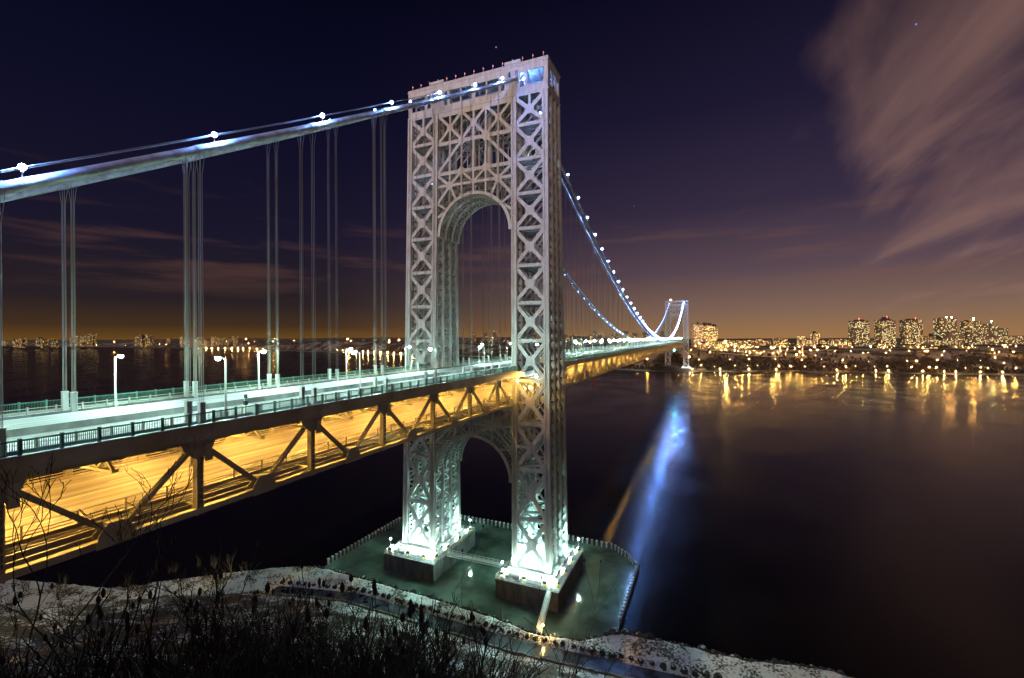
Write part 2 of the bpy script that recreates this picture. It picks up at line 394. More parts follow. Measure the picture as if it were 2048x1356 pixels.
    def archz(y, cz=126.9, r=15.0): return cz + math.sqrt(max(r * r - y * y, 0))
    for k in range(4):
        def b(y0, z0, y1, z1, w=1.0): up.bar((PX(k, z0), y0, z0), (PX(k, z1), y1, z1), w * 1.1 if k == 0 else w * 0.5, 0.45 if k else 0.56, (1, 0, 0))
        E = 14.9
        for z, w in ((H0 - .4, 1.3), (H1, 1.25), (H2, 1.15)): b(E, z, -E, z, w)
        b(E, 145.4, -E, 145.4, 0.9)
        for y in V[1:-1]: b(y, H0, y, archz(y) + .1, 0.6 if y else 0.75)
        for c in (9.8, 0, -9.8):
            zc = (H0 + H1) / 2 + .1
            for dy in (4.9, -4.9):
                b(c, zc, c + dy, H0 - .5, 0.95); b(c, zc, c + dy, H1 + .4, 0.95)
            gusset(up, PX(k, zc), c, zc, 1.35, 0.7)
        for s in (1, -1):
            b(s * 4.9, H1, s * E, H2 + .5, 0.95); gusset(up, PX(k, H1), s * 4.9, H1, 1.7, 0.72)
            gusset(up, PX(k, H2), s * 4.9, H2, 1.5, 0.72)
            b(s * 4.9, H2, s * 9.8, 145.3, 0.9); b(s * 9.8, 145.3, s * E, H2 - .5, 0.9); b(s * 9.8, 145.3, s * E, 139.2, 0.9)
            b(s * 4.9, H2, 0.0, 145.4, 0.8); b(s * 9.8, 145.3, s * 9.8 , archz(9.8), 0.6)
            gusset(up, PX(k, 145.3), s * 9.8, 145.3, 1.6, 0.72)
            b(s * 9.8, 145.3, s * 7.2, archz(7.2), 0.8); b(s * E, 134.0, s * 12.4, archz(12.4) + .2, 0.8); b(s * E, 139.0, s * 11.6, archz(11.6) + .4, .7)
    for y in V[1:-1]:
        for z in (H0 - 1, H1, H2, 145.4):
            up.bar((PX(0, z), y, z + .03), (PX(3, z), y, z + .03), 0.4, 0.5, (0, 0, 1))
            
    for y in (3.3, -3.3): up.tube([(0, y, 144), (0, y, 172)], 1.0, 12)
    up.build('portal_truss', steelp, root)
    lw = MB()
    for k in range(4):
        def b(y0, z0, y1, z1, w=1.0): lw.bar((PX(k, z0), y0, z0), (PX(k, z1), y1, z1), w, 0.5, (1, 0, 0))
        b(15.6, 64.6, -15.6, 64.6, 1.3); b(15.8, 58.6, -15.8, 58.6, 0.9)
        for s in (1, -1):
            gusset(lw, PX(k, 58.6), s * 7.6, 58.6, 2.0, 0.7)
            for (y, z) in ((15.6, 64.4), (15.7, 50.5), (7.6, archz(7.6, 39.6, 15.5)), (1.5, archz(1.5, 39.6, 15.5)), (1.0, 64.4)): b(s * 7.6, 58.6, s * y, z, 0.8)
            b(s * 15.8, 51.0, s * 11, archz(11, 39.6, 15.5), .7); b(s * 7.6, 58.6, s * 7.6, 64.4, .6)
        b(0, 64.6, 0, 55, 0.7)
    lw.build('portal_truss', steelp, root)
    # ---- parapet / attic with real openings
    zf0, zf1 = 172.4, 183.6
    at = MB()
    ops = [(20.6, 26.6, 175.5, 180.6), (18.0, 19.6, 175.5, 180.4), (11.0, 12.2, 175.5, 180.4), (5.6, 9.9, 175.6, 180.5), (0.7, 4.9, 175.6, 180.5)]
    ops = ops + [(-b_, -a_, c, d) for a_, b_, c, d in ops] + [(13.6, 14.6, 178.6, 181.6), (16.2, 17.2, 178.6, 181.6), (-14.6, -13.6, 178.6, 181.6), (-17.2, -16.2, 178.6, 181.6)]
    def wall_x(mb, x, th, y0, y1, z0, z1, holes):
        ys = sorted({y0, y1} | {h[0] for h in holes} | {h[1] for h in holes})
        for a_, b_ in zip(ys[:-1], ys[1:]):
            hs = sorted([h for h in holes if h[0] <= a_ + 1e-6 and h[1] >= b_ - 1e-6], key=lambda h: h[2]); z = z0
            for h in hs:
                mb.box(x, x + th, a_, b_, z, h[2]); z = h[3]
            mb.box(x, x + th, a_, b_, z, z1)
    for (x, th) in ((-6.5, 0.35), (6.15, 0.35)): wall_x(at, x, th, -28.2, 28.2, zf0, zf1, ops)
    for s in (1, -1):
        y0 = s * 28.2; ya, yb = (y0 - 0.35, y0) if s > 0 else (y0, y0 + 0.35)
        for (xa, xb, z0, z1) in ((-6.15, -4.6, zf0, zf1), (-1.9, -1.1, zf0, zf1), (1.6, 2.4, zf0, zf1), (5.2, 6.15, zf0, zf1), (-4.6, -1.9, zf0, 175.5), (-4.6, -1.9, 180.6, zf1), (-1.1, 1.6, zf0, 175.5), (-1.1, 1.6, 180.6, zf1), (2.4, 5.2, zf0, 175.5), (2.4, 5.2, 180.6, zf1)):
            at.box(xa, xb, ya, yb, z0, z1)
    # rim, belt course, pilasters
    for x in (-6.66, 6.5):
        at.box(x, x + 0.16, -28.4, 28.4, 172.9, 173.6); at.box(x, x + 0.16, -28.4, 28.4, 182.9, 183.5)
        for y in (27.6, 20.0, 17.8, 12.8, 10.45, 5.25, 0.35): 
            for s in (1, -1): at.box(x + .02, x + 0.14, s * y - 0.28, s * y + 0.28, 173.7, 182.8)
    at_o = at.build('attic_wall', steelp, root)
    rf = MB(); rf.box(-6.6, 6.6, -28.3, 28.3, 183.61, 184.0); rf.box(-6.1, 6.1, -27.8, 27.8, 173.2, 173.7)
    for s in (1, -1): rf.box(-6.9, 6.9, s * 15.4 - 3.0, s * 15.4 + 3.0, 184.01, 185.0)
    for y in range(-26, 27, 4):
        rf.bar((-6, y, 174), (6, y, 182.8), 0.4, 0.4, (0, 1, 0)); rf.bar((6, y + 2, 174), (-6, y + 2, 182.8), 0.4, 0.4, (0, 1, 0))
    rf.build('roof', steelp, root)
    # saddle housings
    for s in (1, -1):
        sd = MB()
        for dy in (-1.4, 1.4):
            sd.prism([(-5.2, s * 15.5 + dy - .55, 176), (5.2, s * 15.5 + dy - .55, 176), (3, s * 15.5 + dy - .55, 180.2), (-3, s * 15.5 + dy - .55, 180.2)], (0, 1.1, 0))
        sd.build('cable_saddle', steelp, root)
    pole = None
    for i in range(15):
        y = -26.5 + 53 * i / 14
        if pole is None:
            m_ = MB(); m_.tube([(0, 0, 0), (0, 0, 1.7)], 0.07, 5); m_.box(-0.12, 0.35, -0.1, 0.1, 1.6, 1.8)
            pole = m_.build('roof_light', white_metal, root); pole.location = (-6.2, y, 184)
            l_ = MB(); l_.sphere((0.2, 0, 1.45), 0.10, 6, 4); gl = l_.build('bulb', e_red, pole)
        else:
            c = share(pole, 'roof_light', root, (-6.2, y, 184)); share(gl, 'bulb', c)
    return root
t1 = tower(tag(empty('bridge_tower', (0, 0, 0)), 'huge silver steel lattice bridge tower with arches standing in the river near the snowy shore', 'bridge tower'))
t2 = copy_tree(t1, None, (LX, 0, 0))
tag(t2, 'distant bluish lattice bridge tower on the far bank at the end of the bridge', 'bridge tower')

# ------------------------------------------------------------------ bridge deck
def xj(j): return -3.1 - 18.4 * j                      # post positions west of the near tower
NMAIN = 60
posts_w = [xj(j) for j in range(1, 10)]
posts_m = [14.9 + 18.4 * i for i in range(NMAIN)]; posts_m = [x for x in posts_m if x < LX - 8]
posts_e = [LX + 14.9 + 18.4 * i for i in range(9)]
XA, XB = -186.0, LX + 172.0
deck = tag(empty('bridge_deck', (0, 0, 66)), 'double deck bridge span with pale upper road, steel truss sides and orange lit lower road', 'bridge')
def dk(mb, name, m, parent=None): 
    o = mb.build(name, m, parent or deck); 
    if parent is None: o.location = (0, 0, -66)
    return o
mb = MB(); mb.box(XA, XB, -14.0, 14.0, 77.2, 77.9); dk(mb, 'upper_roadway', road_m)
mb = MB()
for y in (-0.7, 0.7):
    mb.box(XA, XB, y - .12, y + .12, 77.905, 77.91)
for y in (-3.9, -7.4, 4.1, 7.5, -10.9, 11.0):
    x = -186
    while x < 700: mb.box(x, x + 3.0, y - .09, y + .09, 77.905, 77.91); x += 12
for s in (-1, 1): mb.box(XA, XB, s * 13.6 - .09, s * 13.6 + .09, 77.905, 77.912)
dk(mb, 'lane_marking', white_paint)
mb = MB()
for s in (-1, 1):
    mb.box(XA, XB, s * 14.0 if s > 0 else -14.5, 14.5 if s > 0 else -14.0, 77.2, 78.25)
dk(mb, 'kerb', conc)
mb = MB(); mb.prism([(XA, -2.75, 77.9), (XA, -2.05, 77.9), (XA, -2.28, 78.75), (XA, -2.52, 78.75)], (XB - XA, 0, 0)); dk(mb, 'median_barrier', conc)
for (xa, xb) in ((XA, -9.4), (9.4, LX - 9.4), (LX + 9.4, XB)):
    for s in (-1, 1):
        mb = MB(); y0, y1 = sorted((s * 14.51, s * 17.4)); mb.box(xa, xb, y0, y1, 77.6, 78.0); dk(mb, 'walkway', walk_m)
        mb = MB(); y0, y1 = sorted((s * 17.4, s * 17.7)); mb.box(xa, xb, y0, y1, 76.35, 78.2)
        ya = s * 17.7 if s > 0 else s * 18.15
        x = xa
        while x < min(xb, 500):
            mb.box(x - .2, x + .2, *sorted((s * 17.7, s * 17.76)), 76.4, 78.1); x += 18.4
        mb.box(xa, xb, *sorted((s * 17.3, s * 17.82)), 78.2, 78.3)
        dk(mb, 'fascia_girder', steel2)
        mb = MB(); mb.box(xa, xb, *sorted((s * 15.7, s * 16.5)), 75.8, 76.6); dk(mb, 'top_chord', steel2)
        mb = MB(); mb.box(xa, xb, *sorted((s * 15.6, s * 16.6)), 66.5, 67.25); 
        dk(mb, 'bottom_chord', steel2)
mb = MB(); mb.box(XA, XB, -11.2, 11.2, 67.75, 68.3); dk(mb, 'lower_roadway', lroad_m)
mb = MB()
for y in (-0.25, 0.25): mb.box(XA, XB, y - .08, y + .08, 68.304, 68.312)
for y in (-3.7, 3.7, -7.3, 7.3):
    x = -186
    while x < 500: mb.box(x, x + 3.0, y - .08, y + .08, 68.304, 68.31); x += 12
dk(mb, 'lane_marking', white_paint)
# crash rails along the lower road
for s in (-1, 1):
    mb = MB()
    for z in (68.8, 69.15): mb.box(XA, XB, s * 12.1 - .06, s * 12.1 + .06, z, z + .14)
    mb.box(XA, XB, s * 12.1 - .05, s * 12.1 + .05, 69.95, 70.04)
    mb.box(XA, XB, s * 11.9 - .2, s * 11.9 + .2, 67.7, 68.55)
    mb.box(XA, XB, s * 13.6 - .15, s * 13.6 + .15, 67.2, 67.9); mb.box(XA, XB, s * 15.0 - .15, s * 15.0 + .15, 67.0, 67.6)
    mb.tube([(XA, s * 13.0, 68.2), (XB, s * 13.0, 68.2)], .16, 6); mb.tube([(XA, s * 14.2, 68.3), (XB, s * 14.2, 68.3)], .12, 6)
    x = -184
    while x < 600: mb.box(x - .08, x + .08, s * 12.1 - .08, s * 12.1 + .08, 68.5, 70.0); x += 4.6
    dk(mb, 'lower_guard_rail', steel2)
allposts = posts_w + posts_m + posts_e
# parts with the largest appearance first
def dist2(x, y): return (x - CAMP.x) ** 2 + (y - CAMP.y) ** 2
cand = sorted([(dist2(x, s * 17), x, s) for x in allposts for s in (-1, 1) if x > -136])
proto = {}
def post_mb(mb, x=0, y=0):
    for e in (-1, 1): mb.box(x + e * .36 - .07, x + e * .36 + .07, y - .42, y + .42, 66.3, 76.2)
    mb.box(x - .30, x + .30, y - .08, y + .08, 66.3, 76.2)
    for i in range(10): z = 67.3 + i * .85; mb.box(x - .29, x + .29, y - .40, y - .33, z, z + .2)
def top_gusset_mb(mb, x=0, y=0, s=-1):
    yy = y + s * 0.42
    mb.prism([(x - 2.5, yy, 76.3), (x - 2.1, yy, 75.0), (x - .75, yy, 73.8), (x + .75, yy, 73.8), (x + 1.6, yy, 75.0), (x + 2.2, yy, 76.3)], (0, s * .1, 0))
    mb.box(x + .5, x + 1.3, *sorted((yy + s*.1, yy + s * .5)), 73.3, 75.6)
def diag_mb(mb, sgn, x=0, y=0):
    for e in (-1, 1): mb.bar((x + sgn * 1.0, y + e * .26, 74.9), (x + sgn * 8.6, y + e * .26, 68.0), .54, .1, (0, 1, 0))
    for i in range(9):
        f = (i + .5) / 9; mb.box(x + sgn * (1.0 + 7.6 * f) - .14, x + sgn * (1.0 + 7.6 * f) + .14, y - .25, y + .25, 74.9 - 6.9 * f - .1, 74.9 - 6.9 * f + .1)
def gus_mb(mb, x=0, y=0):
    for e in (-1, 1):
        yy = y + e * .56
        mb.prism([(x - 1.9, yy - .05, 66.4), (x + 1.9, yy - .05, 66.4), (x + 1.7, yy - .05, 67.9), (x + .8, yy - .05, 69.0), (x - .8, yy - .05, 69.0), (x - 1.7, yy - .05, 67.9)], (0, .1, 0))
    mb.box(x - .8, x + .8, y - .5, y + .5, 68.6, 68.96)
def fb_mb(mb, x=0):
    mb.box(x - .25, x + .25, -16.5, 16.5, 75.7, 77.15); mb.box(x - .35, x + .35, -16.4, 16.4, 66.5, 67.7)
    mb.box(x - .3, x + .3, -16.4, 16.4, 74.3, 74.6)
    for i in range(10):
        y = -16 + 3.2 * i; mb.bar((x, y, 74.5), (x, y + 1.6, 75.8), .25, .25, (1, 0, 0)); mb.bar((x, y + 3.2, 74.5), (x, y + 1.6, 75.8), .25, .25, (1, 0, 0))
rest = {k: MB() for k in ('p', 'd', 'g')}
cnt = {'p': 0, 'd': 0, 'g': 0}
P0 = {}
def put(key, name, fn, x, y, args=()):
    if cnt[key[0]] < 100:
        cnt[key[0]] += 1
        if key not in P0:
            m_ = MB(); fn(m_, *args); o = m_.build(name, steel2, deck); o.location = (x, y, -66); P0[key] = o
        else: share(P0[key], name, deck, (x, y, -66))
    else:
        fn(rest[key[0]], *args, x=x, y=y) if key[0] != 'd' else fn(rest['d'], args[0], x=x, y=y)
for _, x, s in cand:
    y = s * 16.1
    put('p', 'truss_post', post_mb, x, y)
    put('d1', 'truss_diagonal', diag_mb, x, y, (-1,))
    put('d2', 'truss_diagonal', diag_mb, x, y, (1,))
    if not (abs(x + 9.2) < 10 or abs(x + 9.2 - LX) < 10): put('g', 'gusset_plate', gus_mb, x + 9.2, y)
tag(dk(rest['p'], 'truss_post', steel2), kind='stuff'); tag(dk(rest['d'], 'truss_diagonal', steel2), kind='stuff'); tag(dk(rest['g'], 'gusset_plate', steel2), kind='stuff')
tg = {}; tgn = 0; tgr = MB()
for _, x, s in cand:
    tgn += 1
    if tgn > 100: top_gusset_mb(tgr, x, s * 16.1, s)
    elif s not in tg:
        m_ = MB(); top_gusset_mb(m_, 0, 0, s); tg[s] = m_.build('top_gusset', steel2, deck); tg[s].location = (x, s * 16.1, -66)
    else: share(tg[s], 'top_gusset', deck, (x, s * 16.1, -66))
tag(dk(tgr, 'top_gusset', steel2), kind='stuff')
k = 0; fb0 = None; fr = MB()
for x in [q for q in allposts] + [q + 9.2 for q in allposts]:
    if k < 98:
        if fb0 is None:
            m_ = MB(); fb_mb(m_); fb0 = m_.build('floor_beam', steel2, deck); fb0.location = (x, 0, -66)
        else: share(fb0, 'floor_beam', deck, (x, 0, -66))
        k += 1
    else: fb_mb(fr, x)
tag(dk(fr, 'floor_beam', steel2), kind='stuff')
# sodium tubes under the upper deck
lx = []
x = -182
while x < LX - 10:
    lx.append((x, -8.5))
    if x < 420: lx.append((x, 8.5))
    x += 18.4
lx = lx[:100]; m_ = MB(); m_.box(-1.7, 1.7, -.1, .1, 75.75, 75.85); m_.box(-1.2, -1.1, -.05, .05, 75.85, 77.2); m_.box(1.1, 1.2, -.05, .05, 75.85, 77.2); cl = m_.build('ceiling_lamp', dark_m, deck); cl.location = (lx[0][0], lx[0][1], -66)
m_ = MB(); m_.box(-1.6, 1.6, -.15, .15, 75.55, 75.745); cg = m_.build('tube', e_sod, cl)
for (x, y) in lx[1:]:
    c = share(cl, 'ceiling_lamp', deck, (x, y, -66)); share(cg, 'tube', c)

# balconies where the walkway rounds the near tower leg
for tx, nm in ((0, 'near'), (LX, 'far')):
    for s, sd in ((-1, 'south'), (1, 'north')):
        e_ = tag(empty('walkway_balcony', (tx, s * 16.5, 76)), 'teal box girder balcony around the %s leg of the %s tower' % (sd, nm), 'balcony', 'walkway balconies at the towers')
        m_ = MB(); y0, y1 = sorted((s * 0.4, s * 4.6)); m_.box(-10.6, 9.4, y0, y1, 0.3, 2.0); m_.build('box_girder', steel, e_)
        m_ = MB()
        for z in (3.0, 3.6): m_.box(-10.6, 9.4, s * 4.5 - .05, s * 4.5 + .05, z, z + .08)
        for i in range(14): m_.box(-10.6 + i * 1.53, -10.5 + i * 1.53, s * 4.5 - .05, s * 4.5 + .05, 2.0, 3.6)
        m_.build('handrail', green_rail, e_)

# ------------------------------------------------------------------ outer railings
def railing(y, xa, xb, label, stepx, nparts):
    s = 1 if y > 0 else -1
    root = tag(empty('bridge_railing', (xa, y, 78.3)), label, 'railing', 'green railings on the upper deck')
    m_ = MB(); m_.box(0, xb - xa, -.09, .09, 1.32, 1.48); m_.box(0, xb - xa, -.06, .06, .12, .22); m_.build('rail', green_rail, root)
    n = int((xb - xa) / stepx); pr = None; st = MB(); gp = MB()
    for i in range(n + 1):
        if i < nparts:
            if pr is None:
                q = MB(); q.box(-.12, .12, -.16, .16, 0, 1.6); pr = q.build('post', green_rail, root); pr.location = (0, 0, 0)
            else: share(pr, 'post', root, (i * stepx, 0, 0))
        else: st.box(i * stepx - .12, i * stepx + .12, -.16, .16, 0, 1.6)
        if i * stepx < 260 or i < nparts:
            for j in range(1, 18): xx = i * stepx + j * stepx / 18; gp.box(xx - .022, xx + .022, -.02, .02, .22, 1.32)
    if st.v: tag(st.build('post', green_rail, root), kind='stuff')
    gp.build('bar_infill', green_rail, root)
for s, sd in ((-1, 'south'), (1, 'north')):
    railing(s * 17.55, XA, -10.6, 'green barred railing along the %s edge of the near side span' % sd, 3.067, 60)
    railing(s * 17.55, 9.6, LX - 10, 'green barred railing along the %s edge of the long main span' % sd, 3.067, 100)
    root = tag(empty('guard_rail', (XA, s * 14.25, 78.25)), 'thin inner guard rail between road and walkway on the %s side' % sd, 'guard rail', 'inner guard rails of the upper deck')
    m_ = MB(); m_.box(0, XB - XA, -.04, .04, .85, .95); m_.box(0, XB - XA, -.03, .03, .45, .5); m_.build('rail', steel2, root)
    q = MB(); q.box(-.1, .1, -.1, .1, 0, 1.1); pr = q.build('post', steel2, root)
    for i in range(1, 100): share(pr, 'post', root, (i * 3.2, 0, 0))
    st = MB(); 
    for i in range(100, int((XB - XA) / 3.2)): st.box(i * 3.2 - .1, i * 3.2 + .1, -.1, .1, 0, 1.1)
    tag(st.build('post', steel2, root), kind='stuff')

# ------------------------------------------------------------------ main cables
ZS = 178.9; ZL = 84.2
def cz_side(d): return ZS - 0.632 * d + 0.00025 * d * d
def cable_z(x):
    if x < -6: return cz_side(-6 - x)
    if x < 6: return ZS + 0.5 * (1 - (x / 6) ** 2)
    if x < LX - 6: return ZL + (ZS - ZL) * ((x - LX / 2) / (LX / 2 - 6)) ** 2
    if x < LX + 6: return ZS + 0.5 * (1 - ((x - LX) / 6) ** 2)
    return cz_side(x - LX - 6)
xs = [-188 + 6 * i for i in range(31)] + [-6, -3, 0, 3, 6] + [6 + (LX - 12) * i / 120 for i in range(1, 121)] + [LX - 3, LX, LX + 3] + [LX + 6 + 8 * i for i in range(0, 22)]
for y, wd in ((-16.85, 'outer cable of the south pair'), (-14.15, 'inner cable of the south pair'), (14.15, 'inner cable of the north pair'), (16.85, 'outer cable of the north pair')):
    m_ = MB(); m_.tube([(x, y, cable_z(x)) for x in xs], 0.55, 16)
    o = tag(m_.build('main_cable', cable_m, None, True), 'thick silver suspension cable, the ' + wd, 'cable', 'main suspension cables')
    m_ = MB()
    for dy in (-.45, .45): m_.tube([(x, y + dy, cable_z(x) + 1.65) for x in xs], 0.028, 5)
    m_.build('hand_rope', rope_m, o)

# suspender bundles at every post
def mk_suspender(x, y, label):
    zc = cable_z(x); zb_ = 80.9
    if zc < zb_ + 1.2: zb_ = zc - 1.2
    root = tag(empty('suspender', (x, y, 78.0)), label, 'suspender', 'vertical suspender ropes hanging from the main cables')
    m_ = MB()
    for dx in (-.17, .17):
        for dy in (-.17, .17):
            m_.tube([(dx, dy, min(2.6, zb_ - 78)), (dx * .9, dy * .9, zc - 78 - 3.2), (dx * 2.0, dy * 3.1, zc - 78 - .1)], 0.034, 4, False)
    m_.build('rope', rope_m, root)
    m_ = MB(); m_.box(-.27, .27, -.22, .22, 0, zb_ - 78); m_.box(-.38, .38, -.33, .33, zb_ - 78, zb_ - 78 + .16)
    for e in (-1, 1): m_.box(e * .30 - .05, e * .30 + .05, -.29, .29, 0, zb_ - 78)
    m_.build('socket_casing', steel, root)
    m_ = MB(); sl = cable_z(x + .5) - cable_z(x - .5)
    m_.tube([(-.55, 0, zc - 78 - .55 * sl), (.55, 0, zc - 78 + .55 * sl)], 0.64, 14); m_.build('cable_band', cable_m, root, False)
n_s = 0
for y, wd in ((-16.85, 'south outer'), (-14.15, 'south inner'), (16.85, 'north outer'), (14.15, 'north inner')):
    for j in range(1, 9): mk_suspender(xj(j), y, 'suspender ropes on the %s cable, %s set left of the near tower' % (wd, nth(j)))
    for j, x in enumerate(posts_m):
        if n_s >= 4 * 60: break
        mk_suspender(x, y, 'suspender ropes on the %s cable, %s set right of the near tower' % (wd, nth(j + 1)))

# lamps on the cables
def lamp_cable():
    root = empty('cable_lamp'); m_ = MB(); m_.tube([(0, 0, -.2), (0, 0, 1.1)], .05, 6); m_.tube([(0, 0, 1.0), (0, -.0, 1.25)], .12, 8); m_.build('bracket', white_metal, root)
    m_ = MB(); m_.sphere((0, 0, 1.5), .30, 10, 8); m_.build('globe', e_cable, root, True); return root
L0 = lamp_cable(); first = True
for s, sd in ((-1, 'south'), (1, 'north')):
    lst = [(xj(j), 'left', j) for j in range(0, 9)] + [(x, 'right', i + 1) for i, x in enumerate(posts_m)]
    for x, side, j in lst:
        y = s * 17.6; loc = (x + 1.4, y, cable_z(x + 1.4) + 0.1)
        o = L0 if first else copy_tree(L0, None, loc); o.location = loc; first = False
        w = ('%s blue white lamp on the %s cable going %s from the near tower' % (nth(j), sd, side)) if j else 'blue white lamp where the %s cable meets the near tower top' % sd
        tag(o, w, 'lamp', 'blue white lamps along the suspension cables')
        if s > 0 and x > -60: KIDS[o.name][1].material_slots[0].link = 'OBJECT'; KIDS[o.name][1].material_slots[0].material = e_cable_dim

# street lamps on the upper deck
def street_lamp():
    root = empty('street_lamp'); m_ = MB(); m_.tube([(0, 0, 0), (0, 0, 8.4)], [.17, .10], 8); m_.box(-.25, .25, -.25, .25, 0, .9); m_.build('pole', white_metal, root)
    m_ = MB(); m_.tube([(0, 0, 8.2), (0, .6, 8.55), (0, 1.5, 8.6)], .06, 6); m_.build('arm', white_metal, root)
    m_ = MB(); m_.box(-.25, .25, 1.1, 2.1, 8.55, 8.75); m_.build('lamp_head', white_metal, root)
    m_ = MB(); m_.sphere((0, 1.62, 8.45), .30, 10, 8, .7); m_.build('glass', e_street, root, True); return root
S0 = street_lamp(); first = True
for s, sd in ((-1, 'south'), (1, 'north')):
    xs_ = [(-108.5 + 27.2 * i if s < 0 else -108.0 + 26.6 * i) for i in range(-2, 5)]
    xm = [24 + 30 * i for i in range(36)]
    for arr, side in ((xs_[::-1], 'left'), (xm, 'right')):
        for j, x in enumerate(arr):
            if abs(x) < 8: continue
            loc = (x, s * 14.25, 78.0); rz = 0 if s < 0 else math.pi
            o = S0 if first else copy_tree(S0, None, loc, rz); o.location = loc; o.rotation_euler = (0, 0, rz); first = False
            tag(o, '%s tall teal street lamp %s of the near tower on the %s kerb' % (nth(j + 1), side, sd), 'street lamp', 'teal street lamps on the upper deck')

# camera mast and cabinet on the south walkway by the lamp
e_ = tag(empty('control_cabinet', (-104.9, -15.2, 78)), 'grey control cabinet and small camera mast behind the green railing', 'cabinet')
m_ = MB(); m_.box(0, .9, -.35, .35, .2, 1.3); m_.box(.1, .2, -.3, .3, 0, .2); m_.box(.7, .8, -.3, .3, 0, .2); m_.build('box', steel, e_)
m_ = MB(); m_.tube([(-1.2, 0, 0), (-1.2, 0, 3.2)], .06, 6); m_.box(-1.5, -1.0, -.2, .2, 1.6, 2.2); m_.box(-1.4, -1.1, -.2, .2, 2.6, 3.1); m_.build('mast', dark_m, e_)
#=====PART2=====
# ------------------------------------------------------------------ water
def interp(tab, x):
    if x <= tab[0][0]: return tab[0][1]
    for (a, va), (b, vb) in zip(tab[:-1], tab[1:]):
        if x <= b: f = (x - a) / (b - a); return va + (vb - va) * f
    return tab[-1][1]
def sm(a, b, x):
    t = min(max((x - a) / (b - a), 0), 1); return t * t * (3 - 2 * t)
def vnoise(x, y, s=0):
    xi, yi = math.floor(x), math.floor(y); fx, fy = x - xi, y - yi
    def h(a, b):
        n = math.sin(a * 127.1 + b * 311.7 + s * 74.7) * 43758.5453; return n - math.floor(n)
    fx = fx * fx * (3 - 2 * fx); fy = fy * fy * (3 - 2 * fy)
    return (h(xi, yi) * (1 - fx) + h(xi + 1, yi) * fx) * (1 - fy) + (h(xi, yi + 1) * (1 - fx) + h(xi + 1, yi + 1) * fx) * fy
def fbm(x, y, s=0, o=4): 
    v = 0; a = .5
    for i in range(o): v += a * vnoise(x * 2 ** i, y * 2 ** i, s + i); a *= .5
    return v
ZW = 3.0
def water_mat(name, col, rough, bump, spec=0.5, scale=0.02):
    m = bpy.data.materials.new(name); m.use_nodes = True; t = m.node_tree; b = t.nodes['Principled BSDF']
    b.inputs['Base Color'].default_value = (*col, 1); b.inputs['Roughness'].default_value = rough; b.inputs['IOR'].default_value = 1.33; b.inputs['Specular IOR Level'].default_value = .48; b.inputs['Specular Tint'].default_value = (1, .87, .72, 1)
    tc_ = t.nodes.new('ShaderNodeTexCoord'); mp_ = t.nodes.new('ShaderNodeMapping'); t.links.new(tc_.outputs['Object'], mp_.inputs[0])
    n = t.nodes.new('ShaderNodeTexNoise'); n.inputs['Scale'].default_value = scale; n.inputs['Detail'].default_value = 3; t.links.new(mp_.outputs[0], n.inputs['Vector'])
    bp = t.nodes.new('ShaderNodeBump'); bp.inputs['Strength'].default_value = bump; bp.inputs['Distance'].default_value = 1.0
    t.links.new(n.outputs[0], bp.inputs['Height']); t.links.new(bp.outputs[0], b.inputs['Normal'])
    r_ = t.nodes.new('ShaderNodeMapRange'); t.links.new(n.outputs[0], r_.inputs[0]); r_.inputs[1].default_value = .35; r_.inputs[2].default_value = .65; r_.inputs[3].default_value = rough * .75; r_.inputs[4].default_value = rough * 1.3
    t.links.new(r_.outputs[0], b.inputs['Roughness'])
    return m
riverm = water_mat('river_water', (0.006, 0.004, 0.003), 0.185, 0.05)
m_ = MB(); m_.v = [(-500, -9000, ZW), (14000, -9000, ZW), (14000, 16000, ZW), (-500, 16000, ZW)]; m_.f = [(0, 1, 2, 3)]
tag(m_.build('river', riverm), kind='structure')
FEN = [(-20, 56.6), (23.5, 56.2), (35.5, 44.5), (37.2, 31), (36.6, 5), (35.6, -22), (34.6, -41.5), (28.5, -48.5), (21.5, -52.8), (-14, -52.6)]
basin_m = mat('murky_lamp_tinted_basin', (0.14, 0.20, 0.16), 0.10, col2=(0.055, 0.085, 0.065), scale=0.11, thr=(.36, .62), spec=0.8, bump=0.05)  # murky water, with the lamps' green light also put into its colour
m_ = MB(); b_ = [(x, y, ZW + 0.03) for x, y in FEN] + [(-22, -53, ZW + .03), (-34, -30, ZW + .03), (-34, 56, ZW + .03)]
m_.v = b_; m_.f = [tuple(range(len(b_) - 1, -1, -1))]
tag(m_.build('basin_water', basin_m), kind='structure')

# ------------------------------------------------------------------ fender ring
fr_ = tag(empty('fender_fence', (0, 0, ZW)), 'ring of short white capped pilings round the tower piers in the green basin', 'fender')
m_ = MB()
for a, b in zip(FEN[:-1], FEN[1:]):
    for z in (1.2, 0.4): m_.bar((a[0], a[1], z), (b[0], b[1], z), .35, .5, (0, 0, 1))
    m_.bar((a[0] * 1.01, a[1] * 1.01, -.6), (b[0] * 1.01, b[1] * 1.01, -.6), 2.6, .2, Vector((b[1] - a[1], a[0] - b[0], 0)))
m_.build('waler', dark_m, fr_)
pts = []; acc = 0.0; step = 2.05
for a, b in zip(FEN[:-1], FEN[1:]):
    Ld = math.hypot(b[0] - a[0], b[1] - a[1])
    while acc < Ld: pts.append((a[0] + (b[0] - a[0]) * acc / Ld, a[1] + (b[1] - a[1]) * acc / Ld)); acc += step
    acc -= Ld
m_ = MB(); m_.tube([(0, 0, -1), (0, 0, 1.75)], .34, 9); pile0 = m_.build('piling', white_metal, fr_); pile0.location = (*pts[0], 0)
m_ = MB(); m_.tube([(0, 0, 1.75), (0, 0, 2.15)], .55, 9); cap0 = m_.build('cap', white_metal, pile0)
for p_ in pts[1:100]:
    c = share(pile0, 'piling', fr_, (*p_, 0)); share(cap0, 'cap', c)

